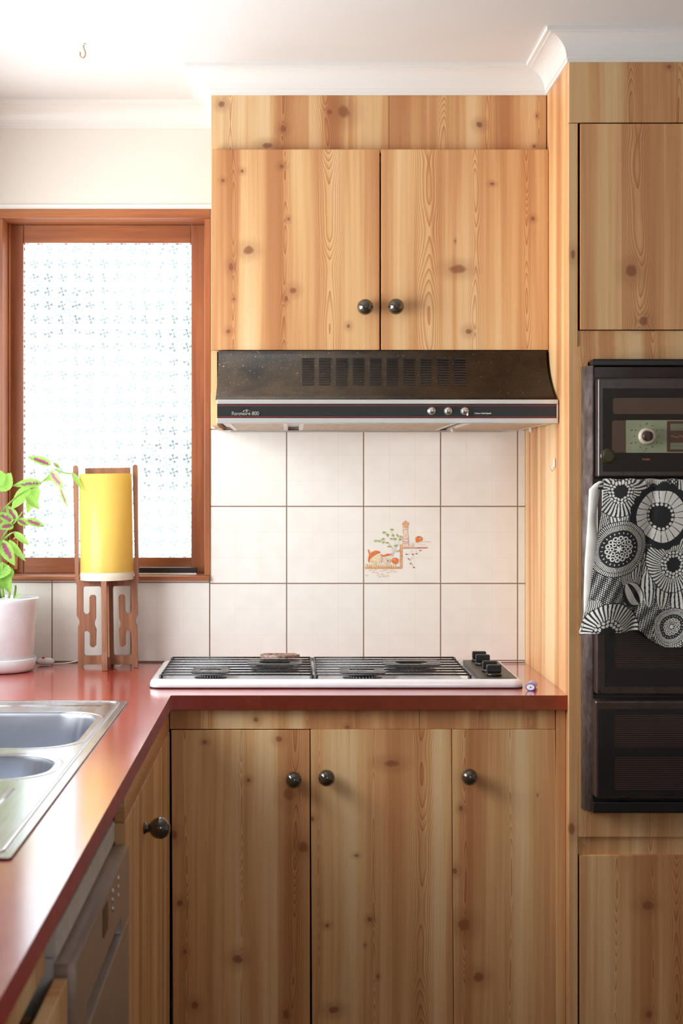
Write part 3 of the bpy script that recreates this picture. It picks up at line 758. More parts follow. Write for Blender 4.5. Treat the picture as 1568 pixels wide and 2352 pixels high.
for k in range(12): 
    z_ = oz(1003 + (k % 3 - 1) * 1.5, BY); box(bm, ox(1541 + k * 6, BY), ox(1545 + k * 6, BY), BY - .0006, BY - .0002, z_ - .0014, z_ + .0014)
obj('clock_marks', bm, m_copperink, bp)
dc = at(1486, 1002, -0.70)
dl = obj('timer_dial', lathe(B(), [(0.0182, 0), (0.0182, 0.004), (0.0172, 0.006), (0.0168, 0.012), (0.0150, 0.0135), (0.0112, 0.0135), (0.0108, 0.0110), (0.0, 0.0110)], (dc.x, BY, dc.z), (0, -1, 0), 40), m_dialring, cp)
gr_ = lathe(B(), [(0.0108, 0), (0.0104, 0.003), (0, 0.003)], (dc.x, BY - .011, dc.z), (0, -1, 0), 32); box(gr_, dc.x - .0022, dc.x + .0022, BY - .022, BY - .013, dc.z - .010, dc.z + .010)
obj('dial_grip', gr_, plain('chocolate_grip', (0.05, 0.025, 0.018), 0.25), dl)
bm = B()
for k in range(12):
    a = k / 12 * 2 * PI; r_ = 0.0262
    lathe(bm, [(0.0012, 0), (0.0012, 0.0003)], (dc.x + r_ * math.sin(a), SY_ - .0002, dc.z + r_ * math.cos(a)), (0, -1, 0), 10)
obj('timer_dots', bm, m_ink, sg)
for s_, px_, py_ in (('0', 1484, 974), ('10', 1517, 990), ('20', 1515, 1020), ('30', 1477, 1037.5), ('40', 1446, 1020), ('50', 1447, 990)):
    p_ = at(px_, py_, SY_); obj('numeral', text_mesh(s_, 0.0052, XZ(p_.x, SY_ - .0003, p_.z), 0.0001), m_brownplate, sg)
p_ = at(1473.5, 1057.5, PY); obj('lettering', text_mesh('TIMER', 0.0060, XZ(p_.x, PY - .0001, p_.z), 0.0001, 0.0001, 1.1), m_copperink, cp)
obj('warning_light', lathe(B(), [(0.0165, 0), (0.0165, 0.001), (0.010, 0.0012)], (ox(1396, PY), PY + .0004, oz(1048, PY)), (0, -1, 0), 32), plain('amber_lens', (0.05, 0.04, 0.015), 0.15), cp)
# upper oven door and its handle
UD = -0.690
m_g1 = lined_glass('oven_door_glass', [(oz(1536, UD), oz(1330, UD))]); m_g2 = lined_glass('oven_low_glass', [(oz(1716, UD), oz(1642, UD)), (oz(1814, UD), oz(1738, UD))])
ud = obj('oven_door', bx(ox(1368, -.68), OX1 - .01, UD, -0.6505, oz(1596, UD), oz(1122, UD)), m_oven, ov, bevel=0.004, seg=3)
obj('door_glass', bx(ox(1388, UD), OX1 - .02, UD - .0008, UD + .001, oz(1577, UD), oz(1140, UD)), m_g1, ud)
hy = -0.716
bm = B(); tube(bm, [(ox(1372, hy), hy, oz(1117, hy)), (OX1 - .02, hy, oz(1117, hy))], 0.0075, 14)
for hx in (ox(1392, hy), OX1 - .05): tube(bm, [(hx, hy, oz(1117, hy)), (hx, UD - .0, oz(1125, hy))], 0.006, 10)
obj('door_handle', bm, m_ovenblack, ud)
ld = obj('oven_door', bx(ox(1365, -.68), OX1 - .01, UD, -0.6505, oz(1834, UD), oz(1609, UD)), m_oven, ov, bevel=0.005, seg=3)
obj('door_glass', bx(ox(1374, UD), OX1 - .02, UD - .0008, UD + .001, oz(1828, UD), oz(1628, UD)), m_g2, ld)
obj('base_trim', bx(ox(1358), OX1 + .006, -0.672, -0.6507, oz(1864), oz(1838)), m_ovenblack, ov, bevel=0.003)

# ------------------------------------------------------------------ tea towel (generic black and white flower print)
g = G('printed_cotton'); ca = g.nt.nodes.new('ShaderNodeAttribute'); ca.attribute_name = 'print'
x, y, z = g.xyz(); n = g.noise(g.vec(x, y, z), 900, 2)
g.set(color=ca.outputs['Color'], rough=0.85, sheen=0.2, normal=g.bump(n, 0.3, 0.0004)); m_towel = g.m
m_linen = plain('cream_cotton', (0.80, 0.78, 0.72), 0.9, var=0.04, scale=60, bump=0.0003)
tt = thing('tea_towel', 'black and white flower print tea towel hanging over the upper oven door handle', 'tea towel', (0.80, -0.73, 1.03))
nx, ny = 360, 520
su, sv = np.meshgrid(np.linspace(0, 1, nx), np.linspace(0, 1, ny))   # su across, sv down
W_top = (X(1366, hy), X(1690, hy)); W_bot = (X(1328, hy), X(1720, hy))
x0_ = X(1384, hy) + (X(1327, hy) - X(1384, hy)) * sv ** 1.5; x1_ = W_top[1] + (W_bot[1] - W_top[1]) * sv
xx = x0_ + (x1_ - x0_) * su
# deep fold near a quarter of the width: left lobe lies over the right one
foldc = 0.335 - 0.10 * (sv - 0.5)
fy = -0.020 * np.exp(-((su - 0.17) / 0.13) ** 2) * (0.35 + 0.65 * sv) - 0.010 * np.exp(-((su - 0.62) / 0.14) ** 2) * sv
fy += 0.016 * np.exp(-((su - foldc) / 0.035) ** 2) * (0.3 + 0.7 * sv) + 0.004 * np.sin(su * 22 + sv * 3) * sv
bot = Z(1457, hy) + 0.006 * np.sin(su * 9) - 0.020 * np.clip((su - 0.36) / 0.14, 0, 1) + 0.010 * np.exp(-((su - 0.335) / 0.05) ** 2)
topz = Z(1106, hy) + 0.0012 * np.sin(su * 40)
# over the handle at the top
over = 0.035
s_ = sv * (1 + over) - over
zz = np.where(s_ < 0, topz, topz + (bot - topz) * np.clip(s_, 0, 1))
zz = zz + 0.004 * np.exp(-((s_ - 0.0) / 0.012) ** 2) - 0.010 * np.clip(-s_ / over, 0, 1) ** 2
yy = hy - 0.0105 + fy + np.where(s_ < 0.01, 0.022 * np.clip((0.01 - s_) / (over + .01), 0, 1), 0)
xx = xx - 0.0 * su
co = np.stack([xx, yy, zz], -1).reshape(-1, 3)
idx = np.arange(nx * ny).reshape(ny, nx)
faces = np.stack([idx[:-1, :-1], idx[1:, :-1], idx[1:, 1:], idx[:-1, 1:]], -1).reshape(-1, 4)
# print, in towel centimetres
U = (su * (x1_ - x0_)) * 100; V = sv * 33.5
rng = np.random.RandomState(5)
wav = lambda a, b, k, s: np.sin(a * k + np.sin(b * 1.3 + s) * 1.5)
img = (wav(U, V, 16, 0.4) > 0.0).astype(float)                          # stripes
cell = 0.42
cu_, cv_ = (U / cell) % 1 - .5, ((V + (np.floor(U / cell) % 2) * cell / 2) / cell) % 1 - .5
dots = (cu_ ** 2 + cv_ ** 2 < (0.27 + 0.1 * np.sin(U * 3 + V)) ** 2).astype(float)
img = np.where((np.sin(U * 0.35 + 1.4) * np.sin(V * 0.33 + 1.1)) > -0.35, dots, img)
def flower(cx, cy, R, kind, n=36):
    global img
    dx, dy = U - cx, V - cy; r = np.hypot(dx, dy); th = np.arctan2(dy, dx); q = r / R
    ww = 0.02 * np.sin(7 * th + cx)
    if kind == 0:       # dark eye, two rings of dots, fine spokes
        v = (np.sin(th * n + np.sin(q * 9) * 0.5) > -0.15).astype(float)
        v = np.where(q < 0.50, 0.0, v)
        for rr, nn in ((0.44, 20), (0.32, 16)):
            a = (th * nn / 2 / PI) % 1 - .5; d = np.hypot(a * 2 * PI * rr / nn, q - rr - ww)
            v = np.where(d < 0.052, 1.0, v)
        v = np.where(q < 0.22 + ww, 0.0, v); edge = 1.0 + 0.02 * np.abs(np.sin(th * 6))
    elif kind == 1:     # pale petals with thin ribs and scalloped black rim
        v = np.ones_like(q)
        v = np.where(np.abs(((th * 22 / 2 / PI + .02 * np.sin(q * 12)) % 1) - .5) > 0.44, 0.0, v)
        v = np.where(q < 0.44, 0.0, v)
        a = (th * 18 / 2 / PI) % 1 - .5; v = np.where(np.hypot(a * 2 * PI * .38 / 18, q - .38) < 0.045, 1.0, v)
        v = np.where(q > 0.80, 0.0, v); edge = 0.95 + 0.06 * np.abs(np.sin(th * 9))
    else:               # dark disc filled with rings round a white heart
        v = np.zeros_like(q)
        for rr, nn, s0 in ((0.40, 14, 0.085), (0.24, 9, 0.075)):
            a = (th * nn / 2 / PI) % 1 - .5; d = np.hypot(a * 2 * PI * rr / nn, q - rr)
            v = np.where(d < s0, 1.0, v); v = np.where(d < s0 * 0.52, 0.0, v)
        v = np.where(q < 0.11 + 2 * ww, 1.0, v)
        v = np.where((q > 0.55) & (np.abs(((th * 24 / 2 / PI) % 1) - .5) < 0.10) & (q < 0.61), 1.0, v)
        v = np.where(q > 0.68, (np.sin(th * 90) > 0).astype(float), v); v = np.where((q > 0.86) & (q < 0.88), 0.0, v); edge = 1.0
    img = np.where(q < edge * 1.03, 0.0, img); img = np.where(q < edge, v, img)
# fans, leaves
def leaf(cx, cy, a, L, w, k=10):
    global img
    dx, dy = U - cx, V - cy; p = dx * math.cos(a) + dy * math.sin(a); s = -dx * math.sin(a) + dy * math.cos(a)
    h = w * np.sqrt(np.clip(1 - (p / L) ** 2, 0, 1)) + 1e-6
    ins = (np.abs(p) < L) & (np.abs(s) < h); 
    img = np.where((np.abs(p) < L * 1.06) & (np.abs(s) < h * 1.12 + .02), 0.0, img)
    img = np.where(ins, (np.sin(s / h * k) > -0.3).astype(float), img)
for c in ((2.9, 9.6, -1.9, 2.2, 1.1), (4.8, 8.6, -1.57, 2.2, 0.8), (6.8, 9.8, -1.2, 2.2, 1.1), (12.5, 24, 1.4, 3.6, 1.3), (15.5, 23, 1.5, 3.6, 1.4), (19, 25, 1.3, 3.5, 1.4), (17, 3.4, 1.4, 3.2, 1.1), (21, 3.2, 1.5, 3.4, 1.1), (9.3, 19.5, 1.5, 3.2, 1.3), (24.5, 24, 1.4, 4, 1.5)): leaf(*c)
leaf(9.5, 25.5, 0.9, 3.2, 1.9, 5)
for c in ((3.6, 3.2, 5.4, 0), (16.6, 17.4, 5.4, 0, 50), (12.6, 8.2, 6.6, 1), (4.6, 15.6, 5.9, 2), (5.6, 34.0, 6.6, 0, 44), (18.6, 29.5, 3.6, 2), (24, 9, 5.2, 2), (27, 22, 5.2, 1), (26.5, 33, 4.6, 0), (32, 14, 4, 0)): flower(*c)
ink = np.array((0.012, 0.012, 0.015)); wht = np.array((0.76, 0.75, 0.70))
colr = ink + (wht - ink) * img.reshape(-1, 1)
me = bpy.data.meshes.new('cloth'); me.vertices.add(len(co)); me.vertices.foreach_set('co', co.ravel())
me.loops.add(faces.size); me.loops.foreach_set('vertex_index', faces.ravel())
me.polygons.add(len(faces)); me.polygons.foreach_set('loop_start', np.arange(0, faces.size, 4)); me.polygons.foreach_set('loop_total', np.full(len(faces), 4))
me.update(calc_edges=True); me.polygons.foreach_set('use_smooth', [True] * len(faces))
ca_ = me.color_attributes.new('print', 'FLOAT_COLOR', 'POINT'); ca_.data.foreach_set('color', np.concatenate([colr, np.ones((len(colr), 1))], 1).ravel())
cl = obj('cloth', me, m_towel, tt); so = cl.modifiers.new('s', 'SOLIDIFY'); so.thickness = 0.0012; so.offset = 1
# turned-back plain selvedge down the left side and the back half behind the handle
def sheet(rows, mat, name, par, thick=0.001):
    bm = B(); vs_ = [[bm.verts.new(p) for p in r_] for r_ in rows]
    for a, b in zip(vs_, vs_[1:]):
        for k in range(len(a) - 1): bm.faces.new((a[k], a[k + 1], b[k + 1], b[k])).smooth = True
    o = obj(name, bm, mat, par); s = o.modifiers.new('s', 'SOLIDIFY'); s.thickness = thick; return o
rows = []
for py_, l, r_ in ((1105, 1375, 1395), (1112, 1364, 1385), (1124, 1352, 1378), (1150, 1351, 1374), (1200, 1349, 1366), (1240, 1346, 1376), (1300, 1342, 1372), (1360, 1340, 1366), (1420, 1340, 1350), (1452, 1329, 1336)):
    ya = -0.7225 - 0.010 * (py_ - 1105) / 350
    rows.append([at(l + (r_ - l) * k / 4, py_, ya + 0.004 * abs(k - 2) / 2) for k in range(5)])
sheet(rows, m_linen, 'selvedge', tt)['label'] = 'plain cream reverse side of the towel'
rows = []
for k in range(12):
    py_ = 1108 + k * 24; ya = hy + 0.0125
    rows.append([(X(1385 + j * 32, hy), ya + 0.003 * math.sin(j * 1.3), Z(py_, hy)) for j in range(10)])
sheet(rows, m_linen, 'back_layer', tt)

# ------------------------------------------------------------------ worktop
CT, CBm = 0.900, 0.868
CF = -0.600; LX = -0.2665; YN = -3.30
outer = [(XL + .0005, -0.0085), (PX - .0005, -0.0085), (PX - .0005, CF), (LX, CF), (LX, YN), (XL + .0005, YN)]
SKX0, SKX1, SKY0, SKY1 = -0.800, -0.3505, -2.020, -0.702
wt = obj('worktop', plate(outer, [[(SKX0 + .02, SKY0 + .02), (SKX1 - .02, SKY0 + .02), (SKX1 - .02, SKY1 - .02), (SKX0 + .02, SKY1 - .02)]], CT - CBm, XY((CT + CBm) / 2)), m_red)
wt['label'] = 'glossy dark red L-shaped kitchen worktop'; wt['category'] = 'worktop'

# ------------------------------------------------------------------ base cabinets
bc = thing('base_cabinet', 'three door knotty pine base cabinet under the cooktop', 'cabinet', (0.17, -0.3, 0.0))
BD = -0.580
p_d1 = pine('pine_base_door_a', [(427, 12), (555, 10), (673, 22)],
    [(470, 1705, 6, 4), (641, 1697, 10, 9), (571, 1792, 6, 6), (664, 1824, 15, 20), (696, 1946, 15, 16), (400, 1918, 9, 14), (412, 2075, 9, 9), (545, 2203, 14, 13), (424, 2186, 6, 7), (447, 2309, 10, 11), (657, 2330, 8, 14)], seed=31.0, plane=BD)
p_d2 = pine('pine_base_door_b', [(732, 8), (858, 10), (967, 26)],
    [(898, 1754, 22, 10), (849, 2112, 7, 7), (868, 2243, 4, 5), (751, 2126, 6, 6), (766, 2320, 15, 10), (838, 2171, 3, 4), (717, 1881, 5, 7), (819, 1965, 6, 4)], seed=33.0, plane=BD)
p_d3 = pine('pine_base_door_c', [(1068, 13), (1172, 10)],
    [(1066, 2124, 17, 18), (1044, 2000, 7, 9), (1098, 2245, 15, 14), (1058, 1857, 6, 8), (1234, 1826, 2, 3)], seed=35.0, plane=BD)
p_rail = pine('pine_base_rail', [(470, 14), (705, 9), (815, 16), (1105, 16), (1220, 9)], [(587, 1654, 8, 7), (797, 1671, 6, 5)], seed=37.0, plane=BD, joints=(963,))
zt = Z(1677, BD)
def tilted(x0t, x1t, x0b, x1b, z1, z0=0.10):
    bm = B(); v = []
    for (xa, xb, z_) in ((x0b, x1b, z0), (x0t, x1t, z1)):
        for y_ in (BD, BD + .0175): v += [bm.verts.new((xa, y_, z_)), bm.verts.new((xb, y_, z_))]
    for f in ((0, 1, 3, 2), (4, 6, 7, 5), (0, 4, 5, 1), (2, 3, 7, 6), (0, 2, 6, 4), (1, 5, 7, 3)): bm.faces.new([v[i] for i in f])
    return bm
def xb(p): return X(p, BD)
d1 = obj('door', tilted(xb(393), xb(711), xb(398), xb(711.5), zt), p_d1, bc, bevel=0.001)
d2 = obj('door', tilted(xb(713), xb(1036.3), xb(717), xb(1041), zt + .0015), p_d2, bc, bevel=0.001)
d3 = obj('door', tilted(xb(1037.7), xb(1275), xb(1042.4), xb(1284), zt + .0012), p_d3, bc, bevel=0.001)
for dd, a, b in ((d1, 674, 1790), (d2, 749.5, 1785.5), (d3, 1077, 1783.5)): knob(dd, X(a, BD - .02), BD, Z(b, BD - .02), r=0.0187)
obj('rail', bx(LX - .004, xb(1275), BD + .003, BD + .0175, zt + .002, CBm - .0006), p_rail, bc, bevel=0.0005)
obj('end_panel', bx(xb(1276.5) + .000, PX - .0006, BD - .002, BD + .0175, 0.0, CBm - .0006), p_rail, bc, bevel=0.0008)
bm = B(); box(bm, LX + .0, LX + .016, BD + .019, -0.02, 0.10, CBm - .001); box(bm, PX - .02, PX - .001, BD + .019, -0.02, 0.0, CBm - .001); box(bm, LX + .017, PX - .021, BD + .019, -0.02, 0.10, 0.116); box(bm, LX + .017, PX - .021, -0.03, -0.02, 0.117, CBm - .001)
obj('carcass', bm, p_plain, bc)
obj('divider', bx(xb(704), xb(722), BD + .019, -0.031, 0.117, zt), m_dark, bc)
obj('plinth', bx(LX + .02, PX - .022, BD + .05, BD + .065, 0.0, 0.099), m_dark, bc)

# left run: corner cabinet, dishwasher, near cabinet
LD = -0.2705    # face of the left-hand doors
DW0, DW1 = -1.462, -2.060
p_ld = pine('pine_corner_door', [('-0.75', 0.008), ('-1.28', 0.01)], [], axis='Y', seed=41.0, plane=-1.0)
p_lr = pine('pine_corner_rail', [('0.845', 0.012)], [], axis='Y', horizontal=True, seed=43.0, plane=-1.0)
lc = thing('corner_cabinet', 'pine sink cabinet with one door between the dishwasher and the corner', 'cabinet', (-0.57, -1.02, 0.0))
obj('rail', bx(LD - .0175, LD - .001, DW0 + .004, BD - .001, 0.8180, CBm - .0006), p_lr, lc, bevel=.0005)
ldo = obj('door', bx(LD - .0175, LD, DW0 + .004, BD - .0025, 0.10, 0.8168), p_ld, lc, bevel=.001)
ky = -1.155; kz = CZ - (1902 - 1104) / F * (ky - CY)
knob(ldo, LD, ky, kz, (1, 0, 0), 0.0200)
obj('corner_gap_strip', bx(LD - .0175, LD + .0, BD - .0022, BD + .0005, 0.10, 0.8168), m_dark, lc)  # thin dark strip filling the gap beside the door
bm = B(); box(bm, XL + .001, LD - .019, DW0 + .004, DW0 + .02, 0.0, 0.72); box(bm, XL + .001, LD - .019, DW0 + .021, BD - .02, 0.10, 0.116)
obj('carcass', bm, p_plain, lc)
obj('plinth', bx(LD - .07, LD - .055, DW0 + .02, BD - .02, 0.0, 0.099), m_dark, lc)

dw = thing('dishwasher', 'stainless steel dishwasher under the worktop beside the pine corner cabinet', 'dishwasher', (-0.57, -1.76, 0.0))
DX = -0.2635
obj('body', bx(-0.84, -0.2905, DW1 + .006, DW0 - .006, 0.02, 0.7885), m_card, dw)
obj('top_panel', bx(-0.84, -0.2860, DW1 + .004, DW0 - .004, 0.7890, 0.8230), m_card, dw, bevel=.003)
obj('door_panel', bx(-0.2900, DX, DW1 + .003, DW0 - .003, 0.12, 0.6655), m_dw, dw, bevel=.0012)
# control fascia with a recessed grip
ya, yb = -1.965, -1.57
me = plate([(DW1 + .003, 0.6668), (DW0 - .003, 0.6668), (DW0 - .003, 0.7836), (DW1 + .003, 0.7836)], [rrect(ya, yb, 0.6700, 0.6985, 0.003)], 0.0100, YZ(DX - 0.005))
cf = obj('control_fascia', me, m_dw, dw, bevel=.0008)
obj('grip_recess', bx(-0.2899, DX - .0102, ya - .01, yb + .01, 0.6675, 0.7100), m_black, cf)
obj('fascia_back', bx(-0.2899, DX - .0102, DW1 + .003, DW0 - .003, 0.7110, 0.7830), m_dw, dw)
for y_ in (-1.62, -1.69):
    for z_ in (0.770, 0.757, 0.744):
        obj('button', lathe(B(), [(0.0036, 0), (0.0036, 0.0016), (0.003, 0.002), (0, 0.002)], (DX, y_, z_), (1, 0, 0), 16), m_knob_metal, cf)
obj('dark_plate', plate(rrect(-1.80, -1.745, 0.733, 0.775, 0.006), [], 0.001, YZ(DX + .0003)), m_black, cf)  # dark rounded plate on the fascia
obj('kick_panel', bx(-0.33, -0.315, DW1 + .006, DW0 - .006, 0.0, 0.115), m_dark, dw)

nc = thing('drawer_cabinet', 'pine cabinet nearest the camera left of the dishwasher', 'cabinet', (-0.57, -2.6, 0.0))
p_n = pine('pine_near_door', [('-2.3', 0.02)], [], axis='Y', seed=47.0, plane=-1.0)
obj('door', bx(LD - .0185, LD - .002, YN + .02, DW1 - .004, 0.10, 0.7680), p_n, nc, bevel=.001)
obj('rail', bx(LD - .045, LD - .030, YN + .02, DW1 - .004, 0.775, CBm - .0006), p_n, nc, bevel=.0006)
obj('side_panel', bx(XL + .001, LD - .0455, DW1 - .020, DW1 - .004, 0.0, 0.72), p_n, nc)
obj('side_panel', bx(XL + .001, LD - .0195, YN + .001, YN + .019, 0.0, CBm - .0006), p_n, nc)
obj('plinth', bx(LD - .07, LD - .055, YN + .02, DW1 - .022, 0.0, 0.099), m_dark, nc)

# ------------------------------------------------------------------ sink
sk = thing('kitchen_sink', 'stainless steel sink with one and a half bowls and a ribbed draining board', 'sink', (-0.575, -1.36, 0.90))
SZ = CT + 0.0035
b1 = rrect(-0.765, -0.385, -1.262, -0.862, 0.085, 10); b2 = rrect(-0.735, -0.392, -1.535, -1.330, 0.085, 10)
outr = rrect(SKX0, SKX1, SKY0, SKY1, 0.006, 3)
me = plate(outr, [b1, b2], 0.0024, XY(SZ - .0012), 0.0006)
obj('sink_deck', me, m_steel, sk)
def bowl(loop, depth, nm):
    bm = B(); cx = sum(p[0] for p in loop) / len(loop); cy = sum(p[1] for p in loop) / len(loop); rings = []
    for k, (s, z_) in enumerate([(1.0, 0), (0.992, -0.003), (0.985, -0.008), (0.97, -0.04), (0.955, -depth * .75), (0.93, -depth * .9), (0.86, -depth * .98), (0.70, -depth), (0.2, -depth - .004), (0.1, -depth - .006)]):
        rings.append([bm.verts.new((cx + (p[0] - cx) * s, cy + (p[1] - cy) * s, SZ - .0012 + z_)) for p in loop])
    for a, b in zip(rings, rings[1:]):
        for k in range(len(loop)): bm.faces.new((a[k], a[(k + 1) % len(loop)], b[(k + 1) % len(loop)], b[k])).smooth = True
    bm.faces.new(rings[-1]); o = obj(nm, bm, m_bowl, sk); return o
bowl(b1, 0.165, 'bowl'); bowl(b2, 0.068, 'half_bowl')
def ridge(pts, r, nm, closed=False):
    bm = tube(B(), pts, r, 10, closed=closed)
    for v in bm.verts: v.co.z = SZ - .0012 + (v.co.z - SZ) * 0.8
    return obj(nm, bm, m_steel, sk)
def ring3(lp, z_): return [(a, b, z_) for a, b in lp]
def grow(lp, s):
    cx = sum(p[0] for p in lp) / len(lp); cy = sum(p[1] for p in lp) / len(lp)
    return [(cx + (a - cx) * (1 + s / abs(SKX1 - cx)), cy + (b - cy) * (1 + s / 0.2)) for a, b in lp]
ridge(ring3(rrect(SKX0 + .016, SKX1 - .016, SKY0 + .016, SKY1 - .016, 0.02, 6), SZ), 0.0045, 'raised_border', True)
ridge(ring3(rrect(-0.775, -0.374, -1.273, -0.851, 0.092, 10), SZ), 0.0028, 'bowl_lip', True)
ridge(ring3(rrect(-0.745, -0.381, -1.546, -1.319, 0.092, 10), SZ), 0.0028, 'bowl_lip', True)
for k in range(7):
    x_ = -0.425 - k * 0.047
    ridge([(x_, -1.61, SZ), (x_, -1.70, SZ), (x_, -1.965, SZ)], 0.0045, 'drain_rib')
ridge([(-0.765, -0.775, SZ), (-0.395, -0.775, SZ)], 0.0035, 'drain_rib')

# ------------------------------------------------------------------ cooktop
ck = thing('gas_cooktop', 'white enamel four burner gas cooktop with black grates', 'cooktop', (0.10, -0.31, 0.90))
KX0, KX1, KY0, KY1 = -0.3245, 0.527, -0.496, -0.116
def loft(loops, mat, nm, par, capend=True, smooth=True):
    bm = B(); rs = [[bm.verts.new(p) for p in lp] for lp in loops]
    for a, b in zip(rs, rs[1:]):
        for k in range(len(a)): bm.faces.new((a[k], a[(k + 1) % len(a)], b[(k + 1) % len(a)], b[k])).smooth = smooth
    if capend: bm.faces.new(rs[-1])
    return obj(nm, bm, mat, par)
def rr3(i, z_, r): return [(a, b, z_) for a, b in rrect(KX0 + i, KX1 - i, KY0 + i, KY1 - i, r, 8)]
tray = loft([rr3(0.004, CT + .0006, .022), rr3(0.0, CT + .003, .024), rr3(0.0, CT + .010, .024), rr3(0.0022, CT + .0165, .023), rr3(0.007, CT + .020, .02), rr3(0.018, CT + .0205, .016), rr3(0.023, CT + .018, .014), rr3(0.028, CT + .011, .012), rr3(0.034, CT + .0095, .01)], m_enamel, 'tray', ck)
bm = B(); loc_pts = [(a, b, CT + .0016) for a, b in rrect(KX0 + .0005, KX1 - .0005, KY0 + .0005, KY1 - .0005, .022, 8)]
tube(bm, loc_pts, 0.0014, 6, closed=True); obj('seal', bm, m_blackmat, ck)
# grates
GZ = 0.9275
m_worn = plain('worn_iron', (0.022, 0.022, 0.026), 0.28, var=0.25, scale=140, bump=0.0003)
def grate(x0, x1, nm):
    bm = B(); n = 8
    for k in range(n):
        y_ = -0.130 - k * (0.462 - 0.130) / (n - 1)
        tube(bm, [(x0, y_, GZ), (x1, y_, GZ)], 0.0021, 8)
    for x_ in (x0, x1): tube(bm, [(x_, -0.128, GZ - .002), (x_, -0.464, GZ - .002)], 0.0026, 8)
    for x_ in (x0, x1):
        for y_ in (-0.130, -0.462): tube(bm, [(x_, y_, GZ), (x_, y_, 0.9105)], 0.0045, 8)
    return obj('grate', bm, m_worn, ck)
xs = [(-0.190, -0.385, 0.030), (-0.042, -0.235, 0.046), (0.165, -0.390, 0.036), (0.292, -0.240, 0.048)]
grate(-0.300, 0.046, 'g'); grate(0.056, 0.408, 'g')
for cx, cy, r_ in xs:
    bn = obj('burner', lathe(B(), [(r_ * 1.15, 0), (r_ * 1.3, 0.002), (r_ * .95, 0.003), (r_ * .95, 0.009), (r_, 0.0095), (r_, 0.0125), (r_ * .85, 0.0135), (0, 0.0138)], (cx, cy, 0.9098), (0, 0, 1), 36), m_blackmat, ck)
    bm = B()
    for k in range(28):
        a = k / 28 * 2 * PI; box(bm, cx + r_ * .96 * math.cos(a) - .0008, cx + r_ * .96 * math.cos(a) + .0008, cy + r_ * .96 * math.sin(a) - .0008, cy + r_ * .96 * math.sin(a) + .0008, 0.9140, 0.9175)
    obj('flame_port', bm, m_alu, bn, kind='stuff')
    # the pan support closes to a collar over the burner
    me = plate(rrect(cx - r_ * 1.45, cx + r_ * 1.45, cy - .050, cy + .050, .014), [rrect(cx - r_ * .8, cx + r_ * .8, cy - .026, cy + .026, .012)], 0.003, XY(GZ))
    obj('pan_support', me, m_worn, ck)
# control plate and knobs
g = G('speckled_panel'); x, y, z = g.xyz(); n = g.noise(g.vec(x, y, z), 500, 2)
g.set(color=g.ramp(n, [(0.4, (0.035, 0.028, 0.022)), (0.62, (0.075, 0.062, 0.048)), (0.72, (0.26, 0.21, 0.15))]), rough=0.45); m_speck = g.m
cpl = obj('control_plate', bx(0.430, 0.515, -0.474, -0.136, 0.9100, 0.9216), m_speck, ck, bevel=.001)
for k, y_ in enumerate((-0.165, -0.235, -0.363, -0.436)):
    bm = lathe(B(), [(0.0185, 0), (0.0185, 0.005), (0.0170, 0.0075), (0, 0.0078)], (0.467, y_, 0.9217), (0, 0, 1), 28)
    kb = obj('cooktop_knob', bm, m_black, ck)
    obj('knob_grip', bx(0.4495, 0.4845, y_ - .0065, y_ + .0065, 0.9290, 0.9475), m_black, kb, bevel=.0035, seg=3)
# rusty trivet lying on the left grate
outl = [(-0.078, -0.165), (-0.068, -0.186), (0.004, -0.186), (0.018, -0.165), (0.004, -0.137), (-0.068, -0.137)]
inl = [(-0.062, -0.162), (-0.052, -0.174), (-0.010, -0.174), (0.002, -0.162), (-0.010, -0.149), (-0.052, -0.149)]
g = G('rusty_iron'); x, y, z = g.xyz(); n = g.noise(g.vec(x, y, z), 120, 4, .7)
g.set(color=g.ramp(n, [(0.3, (0.10, 0.045, 0.025)), (0.5, (0.30, 0.18, 0.13)), (0.65, (0.50, 0.40, 0.35))]), rough=0.7, normal=g.bump(n, .5, .001)); 
tv = obj('trivet', plate(outl, [inl], 0.008, XY(0.9357), 0.0015), g.m); tv['label'] = 'rusty iron ring trivet lying on the left cooktop grate'; tv['category'] = 'trivet'

# gas lighter
lt = thing('lighter', 'white lighter with a blue rimmed end lying beside the cooktop', 'lighter', (0.545, -0.50, 0.90))
a0 = Vector((X(1218, -.532), -0.532, 0.9085)); a1 = Vector((X(1240, -.532) - .002, -0.455, 0.9085)); ax_ = (a1 - a0).normalized()
def oval_loft(ps, mat, nm, cap=True):
    bm = B(); up = Vector((0, 0, 1)); sd = ax_.cross(up).normalized(); rs = []
    for d_, ra, rb in ps: rs.append([bm.verts.new(a0 + ax_ * d_ + sd * ra * math.cos(2 * PI * k / 28) + up * rb * math.sin(2 * PI * k / 28)) for k in range(28)])
    for p, q in zip(rs, rs[1:]):
        for k in range(28): bm.faces.new((p[k], p[(k + 1) % 28], q[(k + 1) % 28], q[k])).smooth = True
    bm.faces.new(rs[0]); bm.faces.new(rs[-1]); return obj(nm, bm, mat, lt)
oval_loft([(0.003, .0108, .0082), (0.06, .0108, .0082), (0.078, .0095, .0070)], plain('lilac_plastic', (0.45, 0.36, 0.48), 0.3), 'barrel')
oval_loft([(0.0, .0112, .0084), (0.004, .0112, .0084)], plain('blue_plastic', (0.10, 0.12, 0.60), 0.3), 'end_rim')
oval_loft([(-0.0012, .0088, .0062), (0.001, .0094, .0068)], m_enamel, 'end_cap')
oval_loft([(-0.0018, .0014, .0014), (0.0, .0014, .0014)], m_ink, 'gas_valve')

